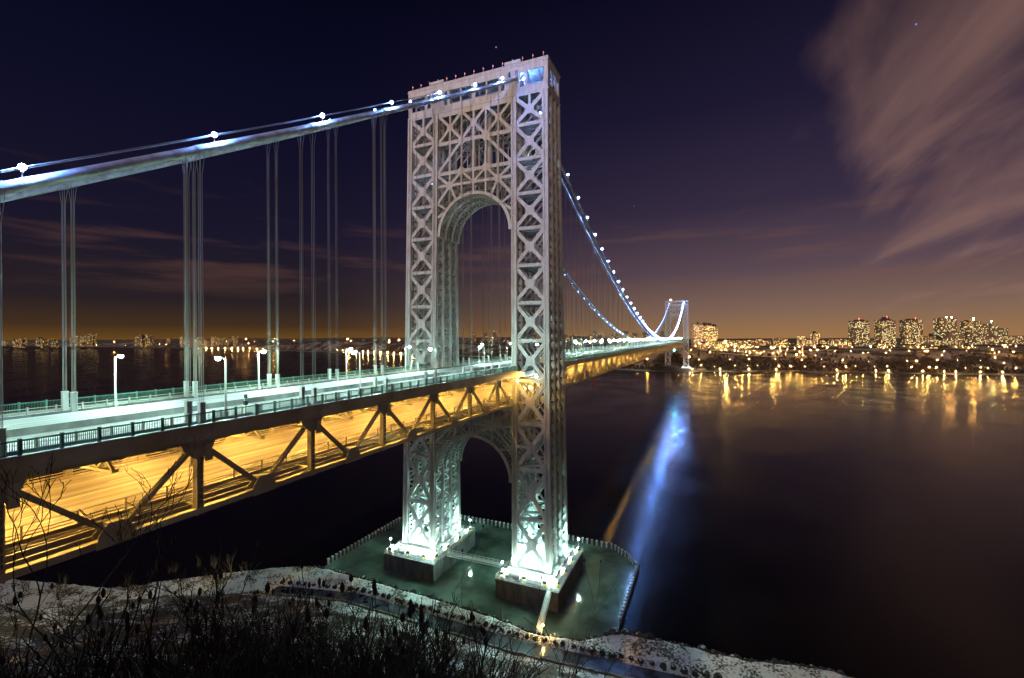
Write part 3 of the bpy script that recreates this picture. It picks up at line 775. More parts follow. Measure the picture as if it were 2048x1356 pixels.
# ------------------------------------------------------------------ piers
ZP = 9.3
def pier(cx, s, lab):
    root = tag(empty('tower_pier', (cx, s * 22.9, ZW)), lab, 'pier', 'concrete piers under the bridge towers')
    H = ZP - ZW
    m_ = MB(); m_.box(-15.4, 15.4, -10.8, 10.8, -3, H - .5); m_.box(-15.7, 15.7, -11.1, 11.1, H - .5, H); m_.build('base', conc, root)
    m_ = MB(); m_.box(-11.6, 11.6, -8.9, 8.9, H, H + 1.9)
    m_.box(-10.9, 10.9, -8.2, 8.2, H + 1.9, H + 2.32); m_.build('pedestal', pale_conc, root)
    m_ = MB()
    for (x0, y0, x1, y1, n) in ((-15.4, -10.8, 15.4, -10.8, 17), (15.4, -10.8, 15.4, 10.8, 12), (15.4, 10.8, -15.4, 10.8, 17), (-15.4, 10.8, -15.4, -10.8, 12)):
        for z in (.55, 1.15): m_.tube([(x0, y0, H + z), (x1, y1, H + z)], .045, 5)
        for i in range(n): f = i / n; m_.tube([(x0 + (x1 - x0) * f, y0 + (y1 - y0) * f, H), (x0 + (x1 - x0) * f, y0 + (y1 - y0) * f, H + 1.15)], .05, 5)
    m_.build('railing', white_metal, root)
    # bolts and small plant on the pedestal
    m_ = MB()
    for i in range(7):
        for y in (-8.5, 8.5): m_.tube([(-10 + i * 3.3, y, H + 1.9), (-10 + i * 3.3, y, H + 2.6)], .16, 6)
    m_.build('anchor_bolts', dark_m, root)
    for (x, y, w) in ((-13.3, 4.2, 1.3), (-13.0, 7.6, .9)):
        m_ = MB(); m_.tube([(x, y - w, H + .9), (x, y + w, H + .9)], .62, 12); m_.box(x - .5, x + .5, y - w * .7, y - w * .5, H, H + .5); m_.box(x - .5, x + .5, y + w * .5, y + w * .7, H, H + .5)
        m_.build('steel_tank', white_metal, root)
    return root
names = [(0, 1, 'left concrete pier of the near tower with floodlit railed deck'), (0, -1, 'right concrete pier of the near tower with floodlit railed deck'), (LX, 1, 'left small floodlit pier under the distant tower'), (LX, -1, 'right small floodlit pier under the distant tower')]
for a in names: pier(*a)
def floodlight():
    root = empty('floodlight'); m_ = MB()
    for y in (-.5, .5): m_.bar((-.5, y, 0), (-.15, y, 1.3), .1, .1, (0, 1, 0)); m_.bar((.5, y, 0), (.15, y, 1.3), .1, .1, (0, 1, 0)); m_.box(-.55, .55, y - .06, y + .06, .0, .12)
    for z in (.3, .6, .9): m_.box(-.45 + z * .2, .45 - z * .2, -.5, .5, z, z + .08)
    m_.build('stand', yellow_m, root)
    m_ = MB(); m_.box(-.42, .30, -.62, .62, 1.3, 2.0); m_.build('housing', dark_m, root)
    m_ = MB(); m_.box(.31, .36, -.56, .56, 1.36, 1.94); m_.build('lens', e_flood, root); return root
FL = floodlight(); first = True
for tx, tn in ((0, 'near'), (LX, 'distant')):
    for s, sd in ((1, 'left'), (-1, 'right')):
        k = 0
        spots = [(x, 22.9 * s + dy, -math.pi / 2 if dy > 0 else math.pi / 2) for dy in (-9.9, 9.9) for x in (-12.5, -4.2, 4.2, 12.5)] + [(-14.2, 22.9 * s - 6, 0), (-14.2, 22.9 * s + 1, 0), (-14.2, 22.9 * s + 9, 0), (14.2, 22.9 * s, math.pi)]
        for (x, y, rz) in spots:
            k += 1; o = FL if first else copy_tree(FL, None, (tx + x, y, ZP), rz)
            o.location = (tx + x, y, ZP); o.rotation_euler = (0, 0, rz); first = False
            tag(o, '%s cold floodlight on yellow stand, %s pier of the %s tower' % (nth(k), sd, tn), 'floodlight', 'floodlights on the tower piers')
# work lamps inside the near leg at deck level and below
def work_lamp():
    root = empty('work_lamp'); m_ = MB(); m_.box(-.3, .3, -.3, .3, .0, .12); m_.build('base', dark_m, root)
    m_ = MB(); m_.sphere((0, 0, .4), .26, 8, 6); m_.build('globe', e_flood, root, True); return root
WL = work_lamp(); first = True
BM = None
for (x, y, w) in ((-13.4, -13.6, 'front left corner of the right pier'), (-13.4, -32.4, 'front right corner of the right pier'), (13.6, -32.6, 'back right corner of the right pier'), (-13.4, 32.4, 'front left corner of the left pier'), (-13.4, 13.4, 'front right corner of the left pier'), (13.6, 13.4, 'back right corner of the left pier')):
    if BM is None:
        BM = o = empty('mast_lamp'); m_ = MB(); m_.tube([(0, 0, 0), (0, 0, 4.6)], .08, 6); m_.build('pole', white_metal, o); m_ = MB(); m_.sphere((0, 0, 4.8), .2, 8, 6); m_.build('globe', mat('mast_globe', (.8, .8, .8), emit=(.62, 1.0, .80), strength=2100), o, True)
    else: o = copy_tree(BM)
    o.location = (x, y, ZP); tag(o, 'pale green mast lamp at the ' + w, 'lamp', 'mast lamps on the near tower piers')
BL = None
for (x, y, w) in ((-4.5, -19.5, 'front of the right pedestal inside the leg'), (5.5, -26, 'back of the right pedestal inside the leg'), (-4.5, 26.0, 'front of the left pedestal inside the leg'), (5.5, 19.0, 'back of the left pedestal inside the leg')):
    if BL is None:
        BL = o = empty('deck_lamp'); m_ = MB(); m_.tube([(0, 0, 0), (0, 0, 3.2)], .07, 6); m_.build('pole', white_metal, o); m_ = MB(); m_.sphere((0, 0, 3.4), .24, 8, 6); m_.build('globe', e_base, o, True)
    else: o = copy_tree(BL)
    o.location = (x, y, ZP + (2.35 if x < 10 else 0)); tag(o, 'dazzling pale teal lamp at the ' + w, 'lamp', 'dazzling lamps on the near tower piers')
for (x, y, z, w) in ((-3.5, -22.5, 75.3, 'inside the right leg at deck level'), (3, -20.0, 75.3, 'deeper inside the right leg at deck level'), (-3.5, 22.5, 75.3, 'inside the left leg at deck level'), (0, -21, 150.9, 'high inside the right leg'), (0, 21, 150.9, 'high inside the left leg')):
    o = WL if first else copy_tree(WL, None, (x, y, z)); o.location = (x, y, z); first = False
    tag(o, 'bright white work lamp %s' % w, 'lamp', 'work lamps inside the tower')
AM = None
e_amber = mat('amber_globe_glass', (.8, .8, .8), emit=(1.0, .58, .12), strength=1500)
for (x, y, z, w) in ((-2, -21, 73.6, 'right leg below the road'), (3, -18, 71, 'right leg, deeper below the road'), (-12.0, -19.0, 74.9, 'unseen fill added under the balcony, before the right leg'), (-11.5, 13.5, 74.5, 'front of the portal by the left leg')):  # the balcony one is added, unseen, to light the leg front amber
    if AM is None:
        AM = o = empty('amber_lamp'); m_ = MB(); m_.tube([(0, 0, .2), (0, 0, 1.4)], .05, 5); m_.build('hanger', dark_m, o); m_ = MB(); m_.sphere((0, 0, 0), .24, 8, 6); m_.build('globe', e_amber, o, True)
    else: o = copy_tree(AM)
    o.location = (x, y, z); tag(o, 'amber lamp at the near tower, ' + w, 'lamp', 'amber lamps inside the near tower')
e_ = tag(empty('tower_beacon', (LX - 4, 14.5, 184.9)), 'bright orange aircraft beacon on top of the distant tower', 'beacon'); m_ = MB(); m_.tube([(0, 0, 0), (0, 0, 2)], .2, 6); m_.build('mast', dark_m, e_)
m_ = MB(); m_.sphere((0, 0, 2.6), .8, 10, 8); m_.build('lens', e_beacon, e_, True)

# gangways
def truss_walk(name, a, b, w, label):
    a = Vector(a); b = Vector(b); t = (b - a); Ld = t.length; t.normalize(); side = t.cross(Vector((0, 0, 1))).normalized()
    root = tag(empty(name, a), label, 'gangway', 'steel gangways at the tower piers')
    m_ = MB(); m_.bar((0, 0, 0), t * Ld, w, .15, (0, 0, 1)); m_.build('floor', white_metal, root)
    m_ = MB(); n = int(Ld / 1.8)
    for e in (-1, 1):
        o = side * e * w / 2
        for z, r_ in ((-.55, .12), (1.05, .05), (.5, .035)): m_.bar(o + Vector((0, 0, z)), o + t * Ld + Vector((0, 0, z)), r_ * 2, r_ * 2, (0, 0, 1))
        for i in range(n + 1):
            p_ = o + t * (Ld * i / n); m_.bar(p_ + Vector((0, 0, -.55)), p_ + Vector((0, 0, 1.05)), .1, .1, t)
    m_.build('side_rails', white_metal, root)
truss_walk('gangway', (-6.5, 12.0, ZP + .1), (-6.5, -12.0, ZP + .1), 1.5, 'long steel gangway linking the left and right tower piers')
truss_walk('gangway', (-15.7, -31.0, ZP + .05), (-31.0, -33.0, 6.0), 1.3, 'short steel gangway from the right pier down to the snowy shore')

# ------------------------------------------------------------------ near shore terrain
NJ = [(-400, -60), (-160, -40), (-125, -26), (-112, -14), (-104, -12.5), (-96, -14), (-87, -16.8), (-70, -17), (-54, -18.5), (-44, -26), (-32, -28.5), (-18, -26), (10, -24.2), (40, -23.8), (56, -24), (64, -27), (71, -31), (80, -38), (110, -62), (180, -80), (400, -110), (640, -60), (780, 40), (930, 150), (1020, 120), (1600, -60), (4000, -60)]
def shore_x(y): return interp(NJ, y) + (fbm(y * .35, 3.3, 5) - .5) * 1.6
def road_c(y): return min(interp(NJ, y), -17 - 0.16 * max(0, abs(y) - 20) * 0 ) if False else interp([(-200, -46), (-110, -38), (-80, -33.5), (-50, -35.5), (-30, -37.3), (0, -36.8), (30, -36.5), (60, -44), (100, -72), (200, -100)], y)
def terr(x, y):
    d = shore_x(y) - x
    if d < 0: return ZW - 3 * min(1, -d / 4)
    z = ZW + 2.2 * sm(0, 3.0, d) + (fbm(x * .5, y * .5, 1) - .5) * 0.9 * sm(1, 4, d)
    rc = road_c(y); z_n = z + max(0, d - 18) * 0.4 + (fbm(x * .5, y * .5, 8) - .5) * 1.6 * sm(8, 20, d)
    bl = 1 - sm(56, 80, y)
    if bl > 0 and y > -150:
        rr = rc - x; flat = 4.5                       # distance west of the road centre line
        if abs(rr) < 3.2: z_r = flat
        elif rr > 0:
            z_r = flat + 1.0 * sm(3.2, 3.9, rr); r3 = rr - 4.0
            if r3 > 0: z_r += r3 * 0.36 + (fbm(x * .18, y * .18, 2) - .5) * 2.2 * sm(0, 5, r3) + (fbm(x * .9, y * .9, 8) - .5) * 1.0
        else: z_r = flat + (z - flat) * sm(3.2, 5.0, -rr)
        z = z_n + (z_r - z_n) * bl
    else: z = z_n
    north = sm(-52, -28, y)                           # the cliff steps back where the bridge lands
    edge = -140.5 - 47 * north
    if x < edge:
        q = edge - x
        lz = 78.0 - 20 * sm(-68, -56, y)
        z = min(z, 44) + (lz - min(z, 44)) * sm(0, 2.5, q) + (fbm(x * .6, y * .6, 12) - .5) * 2.4 * sm(0, 2, q)
        z = z + (87.3 - lz) * sm(8.5, 10.2, q) + 22 * sm(30, 110, q)  # unseen crest behind the viewpoint, raised to shade the lower tower from the glow
    else: z = min(z, 44)
    if abs(y) < 30 and x < -150: z = min(z, 64.5)
    return z
def axis(stops):
    out = []
    for a, b, s in stops:
        n = max(1, int((b - a) / s)); out += [a + (b - a) * i / n for i in range(n)]
    return out + [stops[-1][1]]
gx = axis([(-420, -190, 15), (-190, -155, 3), (-155, -138, 0.6), (-138, -60, 1.3), (-60, -8, 0.9), (-8, 160, 12)])
gy = axis([(-420, -140, 14), (-140, -100, 2.0), (-100, 100, 1.0), (100, 160, 4), (160, 1700, 22)])
m_ = MB(); nx = len(gx)
for y in gy:
    for x in gx: m_.v.append((x, y, terr(x, y)))
for j in range(len(gy) - 1):
    for i in range(nx - 1): a = j * nx + i; m_.f.append((a, a + 1, a + nx + 1, a + nx))
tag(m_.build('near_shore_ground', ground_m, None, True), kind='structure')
wet = mat('wet_icy_road', (0.10, 0.115, 0.14), 0.22, col2=(0.03, 0.03, 0.035), scale=0.35, thr=(.4, .6))
m_ = MB(); ys = [-140 + 3 * i for i in range(67)]
for y in ys: m_.v += [(road_c(y) - 3.0, y, 4.63), (road_c(y) + 3.0, y, 4.63)]
for i in range(len(ys) - 1): m_.f.append((2 * i, 2 * i + 1, 2 * i + 3, 2 * i + 2))
tag(m_.build('shore_road', wet), kind='structure')
stone_m = mat('pale_wall_stone', (0.34, 0.31, 0.27), 0.85, var=0.6, scale=1.6, bump=0.6)
m_ = MB(); rnd = random.Random(5)
for i in range(142):
    y = -110 + i * 1.25
    x = road_c(y) - 3.6
    if y > -6 and y < -1: continue
    h = rnd.uniform(.35, .6); m_.box(x - .35 + rnd.uniform(-.08, .08), x + .3, y - .6, y + .58, 5.0, 5.5 + h)
tag(m_.build('roadside_wall', stone_m), 'low pale stone wall running along the near edge of the dark shore road', 'wall')

# boulders
def boulder_mesh(seed):
    r_ = random.Random(seed); m_ = MB(); m_.sphere((0, 0, .25), 1, 8, 6, .85, .22, r_); return m_
BP = []
snowcap = mat('boulder_rock', (0.05, 0.045, 0.04), 0.85, var=.5, scale=1.4, bump=.5)
for i in range(5):
    m_ = boulder_mesh(i); b_ = m_.build('boulder', snowcap); c_ = MB()
    top = [v for v in m_.v if v[2] > .55]
    c_.sphere((0, 0, .82), .62, 8, 5, .42, .15, random.Random(i + 40)); s_ = c_.build('snow_cap', mat('snow_cap_%d' % i, (.62, .62, .66), .85, var=.1, scale=3), b_, True); BP.append((b_, s_, [False]))
rnd = random.Random(11); nb = 0
def put_boulder(x, y, z, r, label, capped):
    i = rnd.randrange(5); b_, s_, used = BP[i]
    if not used[0] and capped: o = b_; used[0] = True
    else:
        o = b_.copy(); COL.objects.link(o)
        if capped: c = s_.copy(); COL.objects.link(c); c.parent = o
    o.location = (x, y, z); o.rotation_euler = (rnd.uniform(-.15, .15), rnd.uniform(-.15, .15), rnd.uniform(0, 6.28)); o.scale = (r, r * rnd.uniform(.75, 1.1), r * rnd.uniform(.7, 1.1))
    tag(o, label, 'boulder', 'boulders along the snowy shore')
k = 0; y = 58.0
while y > -100:
    k += 1; x = road_c(y) + 4.3 + rnd.uniform(-.25, .3); put_boulder(x, y, 5.1, rnd.uniform(.62, 1.0) * (1 if y > -45 else 1.1), '%s guard boulder from the left beside the dark shore road' % nth(k), rnd.random() < .8)
    y -= rnd.uniform(2.3, 3.1)
k = 0; y = 60.0
while y > -118 and k < 190:
    k += 1; sx = interp(NJ, y); x = sx - rnd.uniform(.1, 2.2); put_boulder(x, y, ZW + .3 + (sx - x) * .7, rnd.uniform(.35, .75) + (.5 if rnd.random() < .12 else 0) + (.35 if -50 > y > -62 else 0), '%s small rock from the left along the basin water edge' % nth(k), rnd.random() < .45)
    y -= rnd.uniform(.75, 1.15)
for b_, s_, used in BP:
    if not used[0]: bpy.data.objects.remove(s_); bpy.data.objects.remove(b_)
# shore lamp, timber box by the gangway, marker post
e_ = tag(empty('shore_lamp', (-30.8, -34.2, 5.0)), 'bright golden lamp on the snowy shore at the gangway foot', 'lamp')
m_ = MB(); m_.tube([(0, 0, 0), (0, 0, 3.0)], .09, 8); m_.build('pole', dark_m, e_); m_ = MB(); m_.sphere((0, 0, 3.15), .22, 10, 8); m_.build('globe', mat('shore_globe', (.8, .8, .8), emit=(1, .66, .22), strength=900), e_, True)
e_ = tag(empty('gate_frame', (-33.5, -33.2, 5.0)), 'small yellow lit metal gate frame beside the golden shore lamp', 'gate')
m_ = MB()
for y in (-1.6, 0, 1.6): m_.box(-.1, .1, y - .1, y + .1, 0, 1.5)
for z in (.5, 1.0, 1.45): m_.box(-.05, .05, -1.6, 1.6, z, z + .1)
m_.build('frame', yellow_m, e_)
m_ = MB(); m_.tube([(0, 0, 0), (.1, 0, 4.8)], [.22, .14], 8); o = m_.build('marker_post', mat('weathered_wood', (.10, .09, .07), .9, var=.4, scale=3)); o.location = (-27.2, -19.5, 3.4)
tag(o, 'dark weathered timber post at the water edge between the piers', 'post')
m_ = MB(); m_.tube([(0, 0, 0), (0, 0, 5.5)], [.5, .42], 10); m_.sphere((0, 0, 5.6), .5, 8, 6); o = m_.build('channel_marker', redm); o.location = (104, -17, 60.5); tag(o, 'small orange red marker hanging below the bridge truss right of the tower', 'marker')
m_ = MB(); m_.sphere((0, 0, 0), .9, 8, 6, 1.8); o = m_.build('navigation_light', e_green, None, True); o.location = (760, -16.9, 64.6); tag(o, 'green navigation light hanging under the middle of the main span', 'navigation light')

# ------------------------------------------------------------------ bare trees and shrubs
def grow(mb, p, d, length, r, depth, rnd, tips, spread=.55, upb=.15, n=5, seg=4, shrink=.72, kids=(2, 3)):
    p = Vector(p); d = Vector(d).normalized(); pts = [p.copy()]; rs = [r]
    for i in range(seg):
        d = (d + Vector((rnd.uniform(-1, 1), rnd.uniform(-1, 1), rnd.uniform(-1, 1) + upb)) * .18).normalized(); p = p + d * (length / seg); pts.append(p.copy()); rs.append(max(.006 if n == 5 else 0, r * (1 - .18 * (i + 1) / seg)))
    mb.tube(pts, rs, n if depth > 1 else 3, False)
    if depth == 0: tips.append((p.copy(), d.copy())); return
    for i in range(rnd.randint(*kids)):
        ax = Vector((rnd.uniform(-1, 1), rnd.uniform(-1, 1), rnd.uniform(-.2, .6))).normalized()
        nd_ = (d + ax * spread * rnd.uniform(.7, 1.5) + Vector((0, 0, upb))).normalized()
        st = pts[rnd.randint(max(1, seg - 2), seg)] if i else pts[-1]
        grow(mb, st, nd_, length * shrink * rnd.uniform(.75, 1.15), rs[-1] * (.82 if n == 5 else .55), depth - 1, rnd, tips, spread, upb, n, seg, shrink, kids)
# sumac on the ledge below the viewpoint
rnd = random.Random(21)
sum_spots = [(560, 7.5, 4.6), (640, 9.5, 5.2), (700, 8.0, 4.4), (770, 10.0, 4.5), (480, 8.6, 5.3), (410, 7.2, 4.6), (330, 9.0, 5.4), (260, 7.0, 4.6), (180, 8.4, 5.6), (100, 7.4, 5.8), (30, 8.5, 6.2), (840, 9.0, 3.6), (590, 6.0, 3.4), (900, 11, 3.8), (370, 6.0, 3.4), (210, 5.8, 3.8), (720, 6.4, 3.0), (60, 6.0, 4.4), (500, 6.2, 3.2), (140, 10.5, 6.4), (440, 10.8, 5.2), (300, 11.5, 6.0), (530, 12, 5), (610, 13, 5), (680, 12.5, 5), (355, 13, 6), (235, 12.5, 6), (20, 12, 7), (120, 13, 7), (800, 12.5, 4), (455, 14, 5), (735, 14, 4)]
rs_ = random.Random(77)
for i in range(26): sum_spots.append((rs_.randrange(0, 1000) + .001 * i, rs_.uniform(6.5, 15), 5))
for k, (u, D, h) in enumerate(sum_spots):
    q = at_d(u, 1200, D); zb_ = terr(q.x, q.y)
    # stems start on the ledge and end near the height the plants reach in the picture
    topz = CAMP.z - D * (1150 + (40 if u > 750 else 0) - 678 + rnd.uniform(-40, 50)) / F_PX
    if zb_ > topz - 1.5: zb_ = topz - 3
    H = topz - zb_
    root = tag(empty('sumac_shrub', (q.x, q.y, zb_)), '%s bare black sumac shrub from the left on the ledge in front' % nth(1 + sorted(a[0] for a in sum_spots).index(u)), 'shrub', 'black sumac shrubs in the foreground')
    mb = MB(); tips = []
    for s_ in range(rnd.randint(4, 5)):
        a = rnd.uniform(0, 6.28); grow(mb, (rnd.uniform(-.3, .3), rnd.uniform(-.3, .3), -.4), (math.cos(a) * .3, math.sin(a) * .3, 1), H * .32, .060, 5, rnd, tips, .60, .16, 5, 4, .70, (2, 3))
    mb.build('branches', bark, root)
    tips.sort(key=lambda t: -t[0].z)
    for (p_, d_) in tips[:rnd.randint(2, 6)]:
        sd_ = MB(); L_ = rnd.uniform(.13, .22); sd_.tube([p_, p_ + Vector((0, 0, L_ * .3)), p_ + Vector((0, 0, L_ * .7)), p_ + Vector((0, 0, L_))], [.02, .042, .034, .008], 7)
        sd_.build('seed_head', seed_m, root)
# young trees in front of the bridge at the left
for k, (u, v, D, v0, lab) in enumerate(((215, 1060, 9.5, 1330, 'tall thin bare sapling in front of the orange lower deck'), (95, 1050, 11, 1300, 'leaning bare sapling at the left edge in front of the truss'), (20, 1120, 8, 1330, 'bare forked sapling at the far left edge'))):
    q = at_d(u, v0, D); top = at_d(u, v, D); H = top.z - q.z; mb = MB(); tips = []
    root = tag(empty('bare_sapling', q), lab, 'tree', 'bare saplings at the left')
    grow(mb, (0, 0, -3), (.05, .05, 1), H * .24 + 2, .026, 6, rnd, tips, .5, .2, 5, 5, .68, (2, 2))
    mb.build('branches', bark, root)
# bare trees on the snow slope and behind the bridge
tp = []
for i in range(4):
    mb = MB(); tips = []; grow(mb, (0, 0, -.3), (0, 0, 1), .34, .02, 5, random.Random(70 + i), tips, .5, .22, 4, 3, .72, (2, 3)); tp.append(mb)
def bare_tree(i, x, y, z, h, label, m, grp):
    mb = MB(); mb.v = [tuple(c * h * 1.05 for c in v) for v in tp[i].v]; mb.f = tp[i].f
    o = mb.build('bare_tree', m); o.location = (x, y, z); o.rotation_euler = (0, 0, rnd.uniform(0, 6)); tag(o, label, 'tree', grp)
spots = [(930, 1345, 6), (960, 1352, 5), (1000, 1340, 4), (1080, 1352, 5), (1120, 1345, 4.5), (1150, 1350, 4), (1210, 1352, 4), (1290, 1352, 3), (870, 1330, 6), (800, 1320, 6), (1510, 1350, 3), (760, 1300, 5), (700, 1320, 6)]
for k, (u, v, h) in enumerate(sorted(spots)):
    z = 6.0
    for _ in range(4): q = at_z(u, v, z); z = terr(q.x, q.y)
    bare_tree(k % 4, q.x, q.y, z, h, '%s small bare tree from the left on the snow at the bottom edge' % nth(k + 1), bark, 'small bare trees at the bottom of the slope')
rt = random.Random(50); k = 0; lst = sorted([(rt.uniform(0, 520), rt.uniform(1165, 1290), rt.uniform(5, 10)) for _ in range(44)] + [(rt.uniform(0, 1150), rt.uniform(1230, 1345), rt.uniform(2, 4)) for _ in range(60)])
for (u, v, h) in lst:
    k += 1; z = 6.0
    for _ in range(6): q = at_z(u, v, z); z = terr(q.x, q.y)
    bare_tree(k % 4, q.x, q.y, z, h, '%s dark bare tree from the left on the snowy slope' % nth(k), bark, 'dark bare trees and brush on the slope')
k = 0
for (u, v, h) in ((395, 1150, 12), (430, 1148, 14), (465, 1150, 13), (350, 1160, 11), (300, 1165, 10), (485, 1150, 9), (260, 1180, 9), (410, 1175, 9), (220, 1200, 8), (330, 1185, 8), (450, 1170, 9), (130, 1175, 7), (540, 1160, 6)):
    k += 1; z = 4.0
    for _ in range(5): q = at_z(u, v, z); z = terr(q.x, q.y)
    bare_tree(k % 4, q.x, q.y, z, h, '%s brown bare tree on the shore under the bridge' % nth(k), bark2, 'brown bare trees on the shore under the bridge')
# dark leaning trunk over the shore road
mb = MB(); tips = []; grow(mb, (0, 0, -1), (.35, .1, 1), 4.2, .3, 3, random.Random(4), tips, .6, .1, 6, 5, .6, (2, 2)); q = at_z(800, 1330, 9)
o = mb.build('leaning_tree', bark); o.location = (q.x, q.y, terr(q.x, q.y)); o.rotation_euler = (0, .5, 1.2); tag(o, 'dark leaning tree trunk crossing the shore road wall', 'tree')

# ------------------------------------------------------------------ far bank
FS = [(-3500, 1500), (-1500, 1290), (-700, 1183), (-380, 1141), (-169, 1098), (-33, 1067), (34, 1040), (110, 1060), (250, 1120), (500, 1400), (779, 1692), (1307, 1745), (1931, 2030), (2715, 2180), (4412, 2675), (5986, 2860), (10059, 3300), (16000, 3800)]
def fshore(y): return interp(FS, y)
def fterr(t, y):
    if t < 0: return ZW - 3
    z = ZW + 2.0 * sm(0, 8, t) + 1.5 * (fbm(t * .02, y * .02, 4) - .5)
    near = 1 - sm(700, 1800, y)
    H = 44 * near + (1 - near) * (20 + 75 * fbm(y * .0016, t * .0012, 7))
    z += (H - 2) * sm(55, 260, t) + (1 - near) * sm(400, 2500, t) * 60 * fbm(y * .0009, t * .0008, 9) + near * (fbm(t * .006, y * .006, 3) - .5) * 8 * sm(60, 200, t)
    if -60 < y < 90 and t > 14: z += 10 * sm(14, 60, t) * (1 - abs(y - 15) / 75)
    z += 14 * near * sm(200, 700, t)
    return z
ts = axis([(0, 20, 4), (20, 300, 20), (300, 1200, 90), (1200, 7000, 700)])
ys = axis([(-3500, -800, 180), (-800, 300, 18), (300, 2500, 70), (2500, 16000, 300)])
m_ = MB()
for y in ys:
    m_.v.append((fshore(y) - 6, y, ZW - 3))
    for t in ts: m_.v.append((fshore(y) + t, y, fterr(t, y)))
nt_ = len(ts) + 1
for j in range(len(ys) - 1):
    for i in range(nt_ - 1): a = j * nt_ + i; m_.f.append((a, a + 1, a + nt_ + 1, a + nt_))
far_m = mat('far_bank_ground', (0.34, 0.33, 0.34), 0.9, col2=(0.07, 0.055, 0.04), scale=0.012, thr=(.44, .60))
tag(m_.build('far_shore_hills', far_m, None, True), kind='structure')
# winter woods on the far bank: one mass
rnd = random.Random(3); m_ = MB()
for i in range(5500):
    y = rnd.uniform(-1150, 900) if rnd.random() < .75 else rnd.uniform(900, 4500)
    t = abs(rnd.gauss(75, 55)) + 10 if y < 900 else rnd.uniform(8, 500)
    if -70 < y < 110 and t < 120 and rnd.random() < .75: continue
    x = fshore(y) + t; z = fterr(t, y); h = rnd.uniform(5, 11) * (1 if y < 900 else 1.3)
    for j in range(4):
        a = rnd.uniform(0, 3.14); w = h * rnd.uniform(.16, .34); dx, dy = math.cos(a) * w, math.sin(a) * w; b = len(m_.v); ox, oy = rnd.uniform(-2, 2), rnd.uniform(-2, 2)
        m_.v += [(x + ox, y + oy, z - 1), (x + ox - dx, y + oy - dy, z + h * rnd.uniform(.45, .75)), (x + ox - dx * .3, y + oy - dy * .3, z + h * rnd.uniform(.85, 1.05)), (x + ox + dx, y + oy + dy, z + h * rnd.uniform(.55, .9))]; m_.f.append((b, b + 1, b + 2, b + 3))
tag(m_.build('far_woods', mat('winter_woods', (0.11, 0.08, 0.05), .95, var=.5, scale=.05)), 'dark bare winter woods along the far bank below the buildings', 'woods', None, 'stuff')

# elevated parkway on the far bank
def parkway(name, pts, w, label, m):
    root = tag(empty(name, pts[0]), label, 'road'); P0_ = Vector(pts[0]); m_ = MB(); pl_ = MB()
    for a, b in zip(pts[:-1], pts[1:]):
        a = Vector(a) - P0_; b = Vector(b) - P0_; m_.bar(a, b, w, .9, (0, 0, 1)); n = int((b - a).length / 22)
        for i in range(n): q = a + (b - a) * i / n; pl_.box(q.x - 1, q.x + 1, q.y - 1, q.y + 1, -14, q.z - .45)
    m_.build('deck', m, root); pl_.build('pillars', conc, root); return root
pk = [at_d(u, v, D) for u, v, D in ((1440, 706, 1290), (1520, 712, 1270), (1640, 718, 1250), (1760, 723, 1240), (1860, 727, 1235), (2060, 729, 1235), (2300, 731, 1240))]
parkway('parkway_viaduct', pk, 14, 'elevated riverside parkway lit orange above the dark woods on the far bank', pale_conc)
pk2 = [at_d(u, v, D) for u, v, D in ((1385, 692, 1360), (1470, 699, 1350), (1560, 703, 1345), (1650, 706, 1340))]
parkway('parkway_ramp', pk2, 10, 'bright curving ramp descending from the bridge on the far bank', pale_conc)
pk3 = [at_z(u, v, 9) for u, v in ((400, 698), (470, 699), (560, 700), (640, 701), (760, 707), (900, 711))]

# far lamps: one golden street lamp copied
def far_lamp(m, h=9, r=.9):
    root = empty('bank_lamp'); m_ = MB(); m_.tube([(0, 0, 0), (0, 0, h)], .15, 4); m_.build('pole', dark_m, root); m_ = MB(); m_.sphere((0, 0, 0), r, 6, 4); g_ = m_.build('globe', m, root); g_.location = (0, 0, h); g_['h'] = h; return root
fl_n = [0]
FLP = {}
def put_far(key, m, loc, label, grp, r=.9, h=9):
    if key not in FLP: o = far_lamp(m, h, r); FLP[key] = o
    else: o = copy_tree(FLP[key])
    o.location = loc; sc_ = rnd.choice((.25, .3, .4, .5, .75)) if key in ('bank', 'pk', 'hill') else 1; KIDS[o.name][1].scale = (sc_,) * 3
    tag(o, label, 'street lamp', grp); return o
shore_u = [1384, 1441, 1500, 1557, 1683, 1762, 1788, 1857, 1900, 1923, 1972, 2016, 2090]
for k, u in enumerate(shore_u):
    q = at_z(u, 741.5 + (u - 1384) * .010, 7); y = q.y; x = fshore(y) + 5
    put_far('path', e_path, (x, y, 3.5), '%s golden lamp right at the far waterline, counted from the distant tower' % nth(k + 1), 'golden lamps on the far riverside path', .55, 6)
rnd = random.Random(9); k = 0
e_roof = mat('rooftop_lamp_glass', (.8, .8, .8), emit=(.6, .95, .9), strength=60)
e_farg = mat('far_gold_glass', (.8, .8, .8), emit=(1.0, .50, .11), strength=1300)
e_farw = mat('far_white_glass', (.8, .8, .8), emit=(1.0, .82, .55), strength=60)
for a, b in zip(pk[:-1], pk[1:]):
    for i in range(7):
        q = a + (b - a) * ((i + rnd.uniform(0, .6)) / 7); k += 1
        put_far('pk', e_farg, (q.x, q.y - 0, q.z), '%s sodium lamp along the elevated parkway from the left' % nth(k), 'sodium lamps along the elevated parkway', .8, 9)
k = 0
for a, b in zip(pk2[:-1], pk2[1:]):
    for i in range(6):
        q = a + (b - a) * (i / 6); k += 1
        put_far('pk', e_farg, (q.x, q.y, q.z), '%s sodium lamp along the bright ramp from the bridge' % nth(k), 'sodium lamps along the bridge ramp', .8, 9)
